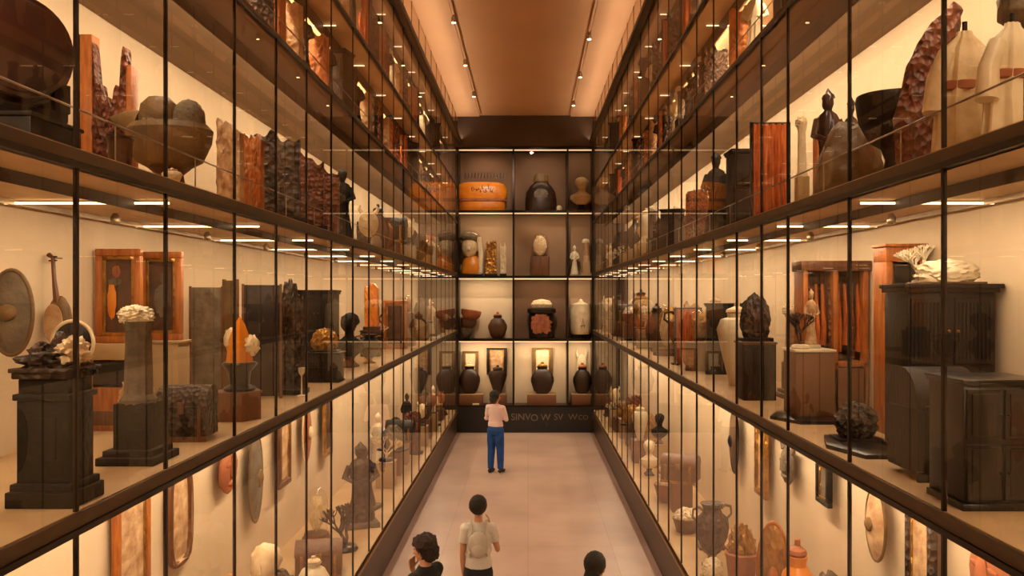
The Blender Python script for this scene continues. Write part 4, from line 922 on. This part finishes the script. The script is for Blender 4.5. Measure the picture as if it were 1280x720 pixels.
# ------------------------------------------------------------------ the rest of the wall: one or two things per bay
VAR = [('vase', dict(m='brown', m2='darkbrown', shape=0), .5, .28, 'lidded brown vase'), ('vase', dict(m='darkbrown', m2='gold', shape=1), .5, .28, 'dark bottle vase with gold rim'),
       ('vase', dict(m='ivory', m2='cream', shape=2), .5, .28, 'white shouldered vase'), ('vase', dict(m='orange', m2='orange', shape=0), .5, .28, 'orange glazed vase'),
       ('urn', dict(m='darkbrown', m2='gold'), .5, .42, 'dark two-handled urn'), ('urn', dict(m='terracotta', m2='darkwood'), .5, .42, 'terracotta two-handled urn'),
       ('bell', dict(m='wood', m2='cream', spec=0), .55, .28, 'glass bell jar of cream coral'), ('bell', dict(m='darkwood', m2='terracotta', spec=1), .55, .28, 'glass bell jar with rusty figurine'),
       ('bust', dict(m='cream', m2='darkwood'), .5, .3, 'cream marble bust'), ('bust', dict(m='darkstone', m2='wood'), .5, .3, 'dark stone bust'),
       ('statue', dict(m='carvedbrown', m2='black', seed=1), .9, .32, 'brown robed statue'), ('statue', dict(m='ivory', m2='darkwood', seed=3), .9, .32, 'white robed statue'), ('coral', dict(m='ivory', seed=8), .5, .4, 'white branching coral'), ('basket', dict(m='terracotta', m2='ivory'), .32, .34, 'rusty basket of white blooms'), ('vase', dict(m='gold', m2='darkwood', shape=2), .5, .28, 'gilt shouldered vase'), ('bell', dict(m='wood', m2='gold', spec=2), .55, .28, 'glass bell jar on a tall block'), ('statue', dict(m='darkstone', m2='black', seed=2), .9, .32, 'black robed statue'),
       ('stele', dict(m='carvedred', seed=1), .9, .36, 'red-brown carved slab'), ('stele', dict(m='paleshade', seed=5), .9, .36, 'pale carved slab'), ('stele', dict(m='carvedbrown', seed=7), .9, .36, 'dark carved slab'), ('stele', dict(m='orangewood', seed=6), .9, .36, 'orange carved board'),
       ('rock', dict(m='greystone', seed=1), .35, .34, 'grey rock specimen'), ('rock', dict(m='cream', seed=9), .35, .34, 'cream mineral specimen'), ('rock', dict(m='gold', seed=6), .35, .34, 'golden mineral specimen'),
       ('coral', dict(m='cream', seed=2), .5, .4, 'cream branching coral'), ('coral', dict(m='carvedbrown', seed=4), .5, .4, 'brown branching coral'),
       ('column', dict(m='greystone', m2='darkstone', m3='ivory'), .95, .3, 'grey column with white top'), ('bowl', dict(m='darkwood', m2='terracotta'), .5, .4, 'dark footed bowl'),
       ('mask', dict(m='terracotta', m2='black'), .46, .22, 'rusty horned mask on a rod'), ('mask', dict(m='cream', m2='black'), .46, .22, 'cream horned mask on a rod'),
       ('basket', dict(m='khaki', m2='cream'), .32, .34, 'khaki basket of cream pods'), ('chest', dict(m='wood', m2='gold'), .4, .5, 'brown domed chest'), ('chest', dict(m='darkwood', m2='gold'), .4, .5, 'black domed chest'),
       ('cabinet', dict(m='darkwood', m2='gold'), 1.0, .5, 'dark wooden cabinet'), ('cloth', dict(m='orangecloth'), .9, .46, 'orange pleated textile'), ('frame', dict(m='orangewood', m2='canvas'), .6, .3, 'orange-framed dark picture')]
TALL = [v for v in VAR if v[2] >= .85]
occupied = [(o.location.x, o.location.y, o.location.z) for o in bpy.data.objects if o.parent is None and 'category' in o and o.type in ('EMPTY', 'MESH')]
def tree_box(o):
    lo, hi = Vector((1e9,) * 3), Vector((-1e9,) * 3)
    def rec(q, mx):
        nonlocal lo, hi
        mw = mx @ q.matrix_basis
        if q.type == 'MESH':
            for c in q.bound_box:
                w_ = mw @ Vector(c); lo = Vector(map(min, lo, w_)); hi = Vector(map(max, hi, w_))
        for ch in q.children: rec(ch, mw)
    rec(o, Matrix.Identity(4))
    return lo, hi
def clash(b, boxes, tol=.015):
    return any(all(min(b[1][i], c[1][i]) - max(b[0][i], c[0][i]) > tol for i in range(3)) for c in boxes)
def drop(o):
    for k_ in [k_ for k_, v_ in PROTO.items() if v_ is o]: del PROTO[k_]
    for ch in list(o.children): drop(ch)
    bpy.data.objects.remove(o)
BOXES = [tree_box(o) for o in bpy.data.objects if o.parent is None and 'category' in o and o['category'] not in ('display case', 'lamp track', 'light channel') and o.name.split('.')[0] != 'floor_plinth']
SHORT = ['bottom tier', 'second tier', 'third tier', 'fourth tier', 'fifth tier', 'top tier']
plan = {0: (5.0, 21.4), 1: (8.0, 21.4), 2: (6.5, 21.4), 3: (5.2, 19.5), 4: (8.2, 19.0), 5: (12.0, 16.0)}
nfill = 0
for side, xg, xw, sg in (('left', XL, WL, -1), ('right', XR, WR, 1)):
    ms = MU[side]
    for k, (z0, z1) in enumerate(TIERS):
        ya, yb = plan[k]
        prev = None; lastkinds = []
        for i in range(len(ms) - 1):
            yc = (ms[i] + ms[i + 1]) / 2
            if yc < ya or yc > yb: continue
            near_spec = [p for p in occupied if abs(p[1] - yc) < .62 and p[0] * sg > 0 and z0 - .05 < p[2] < z1]
            floor_spec = [p for p in near_spec if not abs(p[0] - xw) < .1]
            n = 2 if (k in (0, 1, 2) and yc < 19) or (k in (3, 4) and yc < 15) else 1
            if floor_spec: n = 0 if k != 0 else 1
            if k == 5 and i % 2: continue
            for q in range(n):
                pool = [v for v in (TALL if k >= 3 else VAR) if v[4] not in lastkinds]
                if k == 5: pool = [v for v in pool if v[0] in ('statue', 'stele', 'column')]
                v = R.choice(pool); lastkinds = (lastkinds + [v[4]])[-4:]
                kind, kw, hh, ww, desc = v
                room = (z1 - z0) - .12
                # near the glass in front, tall things behind
                target = {0: R.uniform(.7, 1.2), 1: R.uniform(.6, 1.05), 2: R.uniform(.6, 1.05), 3: .74, 4: .9, 5: .56}[k]
                s = min(target, room) / hh if (k >= 3 or hh > .8) else min(room / hh, R.uniform(1.0, 1.5))
                s = min(s, .62 / ww, 2.2)
                half = ww * s * .62
                ylane = yc + (0 if n == 1 else (-.2 if q else .2))
                xd = .12 + half if (q == 0 or k >= 3) else (abs(xw - xg) - .10 - half)
                if k >= 3: xd = .09 + half * .8
                if floor_spec: xd = abs(xw - xg) - .12 - half
                xd = min(xd, abs(xw - xg) - half - .04)
                x = xg + sg * xd
                if any(abs(p[1] - ylane) < .36 and abs(p[0] - x) < .30 for p in near_spec): continue
                zb = z0; hobj = hh * s
                pl = None
                if hobj < .62 and k in (0, 1, 2) and hobj + .3 < room:
                    ph = {0: .42, 1: .34, 2: .3}[k]
                    nb = i - 4
                    pl = put('plinth', x, ylane, z0, 0, (min(.98, ww * s / .30), min(.98, ww * s / .30), 1), 'plinth under %s, %s wall %s, %s bay' % (desc, side, SHORT[k], ORD[nb]), 'plinth',
                             'low plinths along the glass walls', m='brownplinth' if (i + q) % 2 else 'beige', h=ph)
                    zb = z0 + ph
                nb = i - 4
                lbl = '%s %s %s wall %s, %s bay' % (desc, 'behind the ' + prev + ',' if (q == 1 and prev and len((desc + prev).split()) < 8) else 'in', side, SHORT[k], ORD[nb])
                o = put(kind, x, ylane, zb, R.uniform(-.5, .5) + (0 if kind not in ('frame', 'stele', 'cloth', 'cabinet', 'chest') else 0), s, lbl.replace('in left', 'in the left').replace('in right', 'in the right'), None,
                        'antiques filling the glass walls', **kw)
                made = [o] + ([pl] if pl else [])
                bxs = [tree_box(m_) for m_ in made]
                if any(clash(b_, BOXES) for b_ in bxs):
                    for m_ in made: drop(m_)
                    continue
                BOXES += bxs
                prev = desc; nfill += 1
                occupied.append((x, ylane, z0))
print('fill', nfill)

# ------------------------------------------------------------------ people
def capsule(bm, pts, rad, n=14, flat=1.0):
    tube(bm, pts, rad, n, flat)
    for p, r_ in zip(pts, rad if isinstance(rad, (list, tuple)) else [rad] * len(pts)):
        blob(bm, p, (r_, r_, r_), 2, 0)
def loft(bm, rings, n=24):
    rs = []
    for cx, cy, z, rx, ry in rings:
        rs.append([bm.verts.new((cx + rx * math.cos(2 * PI * k / n), cy + ry * math.sin(2 * PI * k / n), z)) for k in range(n)])
    for a, b in zip(rs, rs[1:]):
        for k in range(n): bm.faces.new((a[k], a[(k + 1) % n], b[(k + 1) % n], b[k]))
    bm.faces.new(list(reversed(rs[0]))); bm.faces.new(rs[-1])
def fuse(o, vox=.009, sm=4):
    m = o.modifiers.new('fuse', 'REMESH'); m.mode = 'VOXEL'; m.voxel_size = vox; m.use_smooth_shade = True
    s = o.modifiers.new('soften', 'SMOOTH'); s.factor = .5; s.iterations = sm
def hand(bm, wrist, direction, palm_n, side):
    """palm, four unequal fingers bent at the knuckles and a thumb from the palm's side"""
    d = Vector(direction).normalized(); nrm = Vector(palm_n).normalized(); s = d.cross(nrm).normalized() * side
    w = Vector(wrist); pc = w + d * .045
    for t_ in (-.022, 0, .022): capsule(bm, [w + d * .01 + s * t_ * .7, w + d * .085 + s * t_ * 1.2], [.014, .014], 8)
    for j, L in enumerate((.068, .078, .072, .056)):
        b0 = w + d * .085 + s * (.03 - .02 * j)
        b1 = b0 + (d + nrm * .25).normalized() * L * .45; b2 = b1 + (d + nrm * .9).normalized() * L * .32; b3 = b2 + (d * .5 + nrm).normalized() * L * .25
        capsule(bm, [b0, b1, b2, b3], [.0095, .009, .0085, .0075], 8)
    t0 = w + d * .03 + s * .03; t1 = t0 + (s + d * .8 + nrm * .4).normalized() * .035; t2 = t1 + (d + nrm * .5 + s * .2).normalized() * .03
    capsule(bm, [t0, t1, t2], [.013, .011, .009], 8)
def person(name, label, x, y, rz, hgt, arms, top_m, leg_m, hair_m, hair, shirt_sleeve=.5, head_turn=0.0, head_nod=0.0, step=0.04, female=True, hem=.92, shoes='shoe', wx=1.0):
    """local frame: faces +y. arms = {side: (elbow, wrist, hand direction, palm normal)} with side -1 (its left hand is x<0 as it faces +y) / +1"""
    k = hgt / 1.70
    t = thing(name, label, 'person', loc=(x, y, 0), rz=rz, s=k)
    sh = .175 if female else .195
    body = bmesh.new()
    loft(body, [(0, 0, .84, .13, .09), (0, -.005, .92, .158, .105), (0, 0, 1.02, .128, .09), (0, .0, 1.12, .122, .088), (0, .01, 1.25, .145, .10), (0, 0, 1.36, .145, .088), (0, -.005, 1.41, .11, .07), (0, -.005, 1.45, .055, .055)])
    capsule(body, [(-sh + .02, 0, 1.375), (0, -.01, 1.39), (sh - .02, 0, 1.375)], [.05, .06, .05])
    for s in (-1, 1):
        yo = step * s
        capsule(body, [(s * .085, 0, .90), (s * .095, yo * .5 + .01, .50), (s * .10, yo, .10)], [.085, .052, .036])
        capsule(body, [(s * .098, yo * .7 - .012, .38), (s * .099, yo * .8 - .01, .30)], [.05, .047])
        capsule(body, [(s * .105, yo - .03, .045), (s * .11, yo + .12, .035)], [.034, .028])
        el, wr, hd, pn = arms[s]
        sp = (s * sh, 0, 1.37)
        capsule(body, [sp, ((sp[0] + el[0]) / 2, (sp[1] + el[1]) / 2, (sp[2] + el[2]) / 2), el], [.048, .043, .036])
        capsule(body, [el, tuple(el[i] * .65 + wr[i] * .35 for i in range(3)), wr], [.036, .037, .024])
        hand(body, wr, hd, pn, s)
    capsule(body, [(0, -.01, 1.40), (0, .005, 1.50)], [.055, .05])
    for v in body.verts: v.co.x *= wx
    # head with brow, nose, mouth, chin, ears
    hm = Matrix.Translation((0, .005, 1.50)) @ Matrix.Rotation(head_turn, 4, 'Z') @ Matrix.Rotation(head_nod, 4, 'X')
    hb = bmesh.new()
    blob(hb, (0, -.005, .12), (.074, .092, .092), 3, 0)
    blob(hb, (0, .02, .06), (.058, .066, .072), 3, 0)
    blob(hb, (0, .06, .012), (.026, .022, .02), 2, 0)
    tube(hb, [(0, .078, .105), (0, .098, .075), (0, .102, .066), (0, .088, .058)], [.008, .011, .014, .010], 8)
    tube(hb, [(-.02, .08, .036), (0, .088, .036), (.02, .08, .036)], [.004, .007, .004], 6)
    for s in (-1, 1):
        blob(hb, (s * .028, .074, .122), (.022, .010, .007), 2, 0)
        blob(hb, (s * .040, .064, .075), (.018, .016, .018), 2, 0)
        blob(hb, (s * .076, .0, .085), (.010, .018, .030), 2, 0)
    bmesh.ops.transform(hb, matrix=hm, verts=hb.verts)
    me = bpy.data.meshes.new('tmp'); hb.to_mesh(me); hb.free(); body.from_mesh(me); bpy.data.meshes.remove(me)
    b = part('body', body, M['skin'], t); fuse(b, .0075, 3)
    for s in (-1, 1):
        e = blob(bmesh.new(), (s * .028, .079, .106), (.011, .006, .007), 2, 0); bmesh.ops.transform(e, matrix=hm, verts=e.verts); part('eye', e, M['eye'], t)
    e = tube(bmesh.new(), [(-.022, .080, .034), (0, .0905, .034), (.022, .080, .034)], [.003, .006, .003], 6); bmesh.ops.transform(e, matrix=hm, verts=e.verts); part('lips', e, M['lips'], t)
    # hair
    h_ = bmesh.new()
    if hair == 'round': blob(h_, (0, -.022, .135), (.100, .108, .110), 4, .10, 5, 2, ridged=True)
    elif hair == 'bob':
        blob(h_, (0, -.022, .135), (.110, .118, .108), 4, .10, 4, 2, ridged=True); blob(h_, (0, -.055, .055), (.112, .084, .105), 4, .12, 4, 4, ridged=True)
    elif hair == 'curly':
        blob(h_, (0, -.022, .135), (.108, .116, .106), 4, .20, 3.2, 6); blob(h_, (0, -.06, .06), (.100, .082, .085), 4, .22, 3.4, 7)
    elif hair == 'long':
        blob(h_, (0, -.022, .13), (.092, .104, .104), 4, .08, 5, 2, ridged=True); blob(h_, (0, -.07, .0), (.075, .05, .14), 4, .10, 5, 4, ridged=True)
    for v in h_.verts:      # clear the face
        if v.co.y > .035 and v.co.z < .148: v.co.y = .035 + (v.co.y - .035) * .05
    bmesh.ops.transform(h_, matrix=hm, verts=h_.verts)
    part('hair', h_, M[hair_m], t)
    # top
    c = bmesh.new(); g = .018
    loft(c, [(0, 0, hem - .02, .172, .125), (0, 0, hem + .06, .165, .120), (0, 0, 1.08, .152, .112), (0, .005, 1.2, .158, .115), (0, .008, 1.30, .168, .115), (0, 0, 1.38, .15, .095), (0, -.005, 1.425, .10, .075), (0, -.005, 1.45, .07, .066)])
    for s in (-1, 1):
        el, wr, hd, pn = arms[s]; sp = Vector((s * sh, 0, 1.37)); el = Vector(el); wr = Vector(wr)
        if shirt_sleeve <= 1: q = sp.lerp(el, shirt_sleeve); pts = [Vector((s * .07, 0, 1.385)), sp, q]; rd = [.062, .066, .062 if shirt_sleeve < .9 else .05]
        else: pts = [Vector((s * .07, 0, 1.385)), sp, sp.lerp(el, .6), el, el.lerp(wr, shirt_sleeve - 1)]; rd = [.062, .064, .056, .05, .04]
        tube(c, pts, rd, 16); [blob(c, p, (r_, r_, r_), 2, 0) for p, r_ in list(zip(pts, rd))[:-1]]
    for v in c.verts: v.co += Vector((noise.noise(v.co * 9), noise.noise(v.co * 9 + Vector((5, 0, 0))), 0)) * .006
    for v in c.verts: v.co.x *= wx
    fuse(part('shirt', c, M[top_m], t), .010, 4)
    # trousers
    c = bmesh.new()
    loft(c, [(0, 0, .80, .150, .105), (0, -.005, .90, .170, .118), (0, 0, .98, .158, .110), (0, 0, 1.03, .140, .102)])
    for s in (-1, 1):
        yo = step * s
        pts = [(s * .088, 0, .90), (s * .092, yo * .3, .68), (s * .097, yo * .5 + .01, .48), (s * .10, yo * .9, .25), (s * .102, yo, .085)]
        tube(c, pts, [.102, .096, .082, .072, .064], 18); [blob(c, p, (r_, r_, r_), 2, 0) for p, r_ in list(zip(pts, [.102, .096, .082, .072]))]
    for v in c.verts: v.co += Vector((noise.noise(v.co * 8), noise.noise(v.co * 8 + Vector((5, 0, 0))), 0)) * .006
    for v in c.verts: v.co.x *= wx
    fuse(part('trousers', c, M[leg_m], t), .011, 4)
    for s in (-1, 1):
        yo = step * s
        c = bmesh.new(); blob(c, (s * .105, yo - .035, .045), (.040, .050, .045), 3, 0); blob(c, (s * .11, yo + .09, .036), (.044, .095, .036), 3, 0); blob(c, (s * .108, yo + .02, .052), (.040, .08, .045), 3, 0)
        for v in c.verts: v.co.z = max(v.co.z, .0); v.co.x *= wx
        fuse(part('shoe', c, M[shoes], t), .009, 2)
    return t, hm
# far visitor, back to us, arms folded, face turned to the right
person('person', 'person in pink shirt and blue jeans standing with folded arms by the far wall', (620 - VX) * .0172, 17.0, -.45, 1.71,
       {1: ((.235, .03, 1.13), (.05, .20, 1.16), (-1, .05, .1), (0, -1, 0)), -1: ((-.235, .03, 1.13), (-.03, .23, 1.12), (1, -.05, .15), (0, -1, 0))},
       'pink', 'jeans', 'hairblack', 'bob', shirt_sleeve=1.7, head_turn=-.7, female=True, hem=1.0, step=.03)
t, hm = person('person', 'person seen from behind in grey-white shirt with small backpack, right hand raised', -.52, 8.38, .05, 1.63,
       {1: ((.245, .08, 1.12), (.15, .22, 1.32), (-.2, .3, 1), (-1, 0, .1)), -1: ((-.20, -.02, 1.10), (-.19, .05, .86), (0, .1, -1), (1, 0, 0))},
       'white', 'bluegrey', 'hairblack', 'round', shirt_sleeve=.55, head_turn=-.15, female=True, hem=.98, step=.02, wx=.86)
bg = thing('backpack', 'small pale grey backpack worn by the person in the grey-white shirt', 'backpack', loc=(-.52, 8.38, 0), rz=.05, s=(1.63 / 1.7 * .9, 1.63 / 1.7, 1.63 / 1.7))
c = bmesh.new(); blob(c, (0, -.155, 1.24), (.115, .06, .145), 4, .05, 3, 1); part('bag_body', c, M['bag'], bg)
c = bmesh.new(); blob(c, (0, -.20, 1.19), (.08, .03, .075), 3, .05, 3, 2); part('pocket', c, M['bag'], bg)
for s in (-1, 1): part('strap', tube(bmesh.new(), [(s * .07, -.125, 1.35), (s * .09, -.06, 1.435), (s * .10, .05, 1.44), (s * .11, .12, 1.36), (s * .12, .13, 1.24), (s * .15, .06, 1.12), (s * .10, -.12, 1.12)], .014, 8, 1.6), M['bag'], bg)
person('person', 'person with curly brown hair in a black top, hand raised to the chin', -.90, 7.02, 1.05, 1.63,
       {1: ((.20, .10, 1.12), (.06, .20, 1.36), (-.2, -.1, 1), (-.2, -1, 0)), -1: ((-.21, .06, 1.12), (.02, .22, 1.10), (1, .1, .1), (0, -1, 0))},
       'blackcloth', 'bluegrey', 'hairbrown', 'curly', shirt_sleeve=.9, head_turn=.25, head_nod=-.15, female=True, step=.03)
person('person', 'person whose dark-haired head just enters the bottom edge of the frame', .545, 6.5, -.3, 1.645,
       {1: ((.24, -.01, 1.10), (.22, .08, .86), (0, .1, -1), (-1, 0, 0)), -1: ((-.24, -.01, 1.10), (-.22, .08, .86), (0, .1, -1), (1, 0, 0))},
       'bluegrey', 'bluegrey', 'hairblack', 'long', shirt_sleeve=.6, head_turn=-.2, head_nod=-.1, female=True)

# ------------------------------------------------------------------ light of the hall
for x in (-1.30, 1.14):      # added uplights along the glass, apart from the tracks, brighten the ceiling
    xx, sg = (XL + .07, 1) if x < 0 else (XR - .07, -1)
    o = lamp('added_uplight', 'AREA', (xx, (YN + YF) / 2, 7.99), (0, 0, 0), 205, (1, .76, .51), shape='RECTANGLE', size=.06, size_y=YF - YN)
    o.rotation_euler = (0, PI + sg * .95, 0)
    t = thing('added_uplight_channel', 'thin added bronze channel hiding the ceiling uplight along the top of the %s glass wall' % ('left' if x < 0 else 'right'), 'light channel', loc=(xx, 0, 7.95))
    part('channel', box(box(bmesh.new(), -.045, .045, YN, YF, -.01, .01), sg * .045, sg * .045 + .006, YN, YF, -.01, .085), M['fascia'], t, False)
y = 4.0
while y < YF - 4:
    for x, tx in ((-1.30, .5), (1.14, -.5)):
        l = lamp('track_spot', 'SPOT', (x, y + (0 if x < 0 else .9), CEIL - .2), (0, math.atan2(tx, 8.5), 0), 400, (1, .78, .58), spot_size=math.radians(34), spot_blend=.9, shadow_soft_size=.12)
    y += 2.6
for x, tz, e in ((-1.1, 6.9, 900), (.3, 6.9, 700), (1.0, 5.0, 900), (-1.0, 4.9, 900), (.35, 3.3, 700), (-1, 3.1, 400), (0, 1.6, 300)):   # added spots without lamp heads that brighten the end case
    v = Vector((x, YF, tz)) - Vector((x * .4, YF - 4.5, CEIL - .2))
    l = lamp('added_end_spot', 'SPOT', (x * .4, YF - 4.5, CEIL - .2), v.to_track_quat('-Z', 'Y').to_euler(), e, (1, .84, .66), spot_size=math.radians(24), spot_blend=.9, shadow_soft_size=.05)
w = bpy.data.worlds.new('museum_air'); SC.world = w; w.use_nodes = True
w.node_tree.nodes['Background'].inputs[0].default_value = (.30, .20, .12, 1); w.node_tree.nodes['Background'].inputs[1].default_value = .3

# ------------------------------------------------------------------ camera and view
cam = bpy.data.cameras.new('camera'); co = bpy.data.objects.new('camera', cam); COL.objects.link(co)
co.location = (0, 0, H); co.rotation_euler = (PI / 2, 0, 0)
cam.sensor_width = 36; cam.lens = 36 * F / 1280; cam.shift_x = -20 / 1280; cam.shift_y = 10 / 1280; cam.clip_end = 200; cam.clip_start = .05
SC.camera = co
vs = SC.view_settings
SC.display_settings.display_device = 'sRGB'
vs.view_transform = 'Standard'; vs.look = 'None'; vs.gamma = 1; vs.use_curve_mapping = False; vs.exposure = -0.12
cy = SC.cycles
cy.max_bounces = 8; cy.diffuse_bounces = 3; cy.glossy_bounces = 4; cy.transparent_max_bounces = 24; cy.transmission_bounces = 4
cy.use_denoising = True; cy.sample_clamp_indirect = 4.0; cy.caustics_reflective = False; cy.caustics_refractive = False
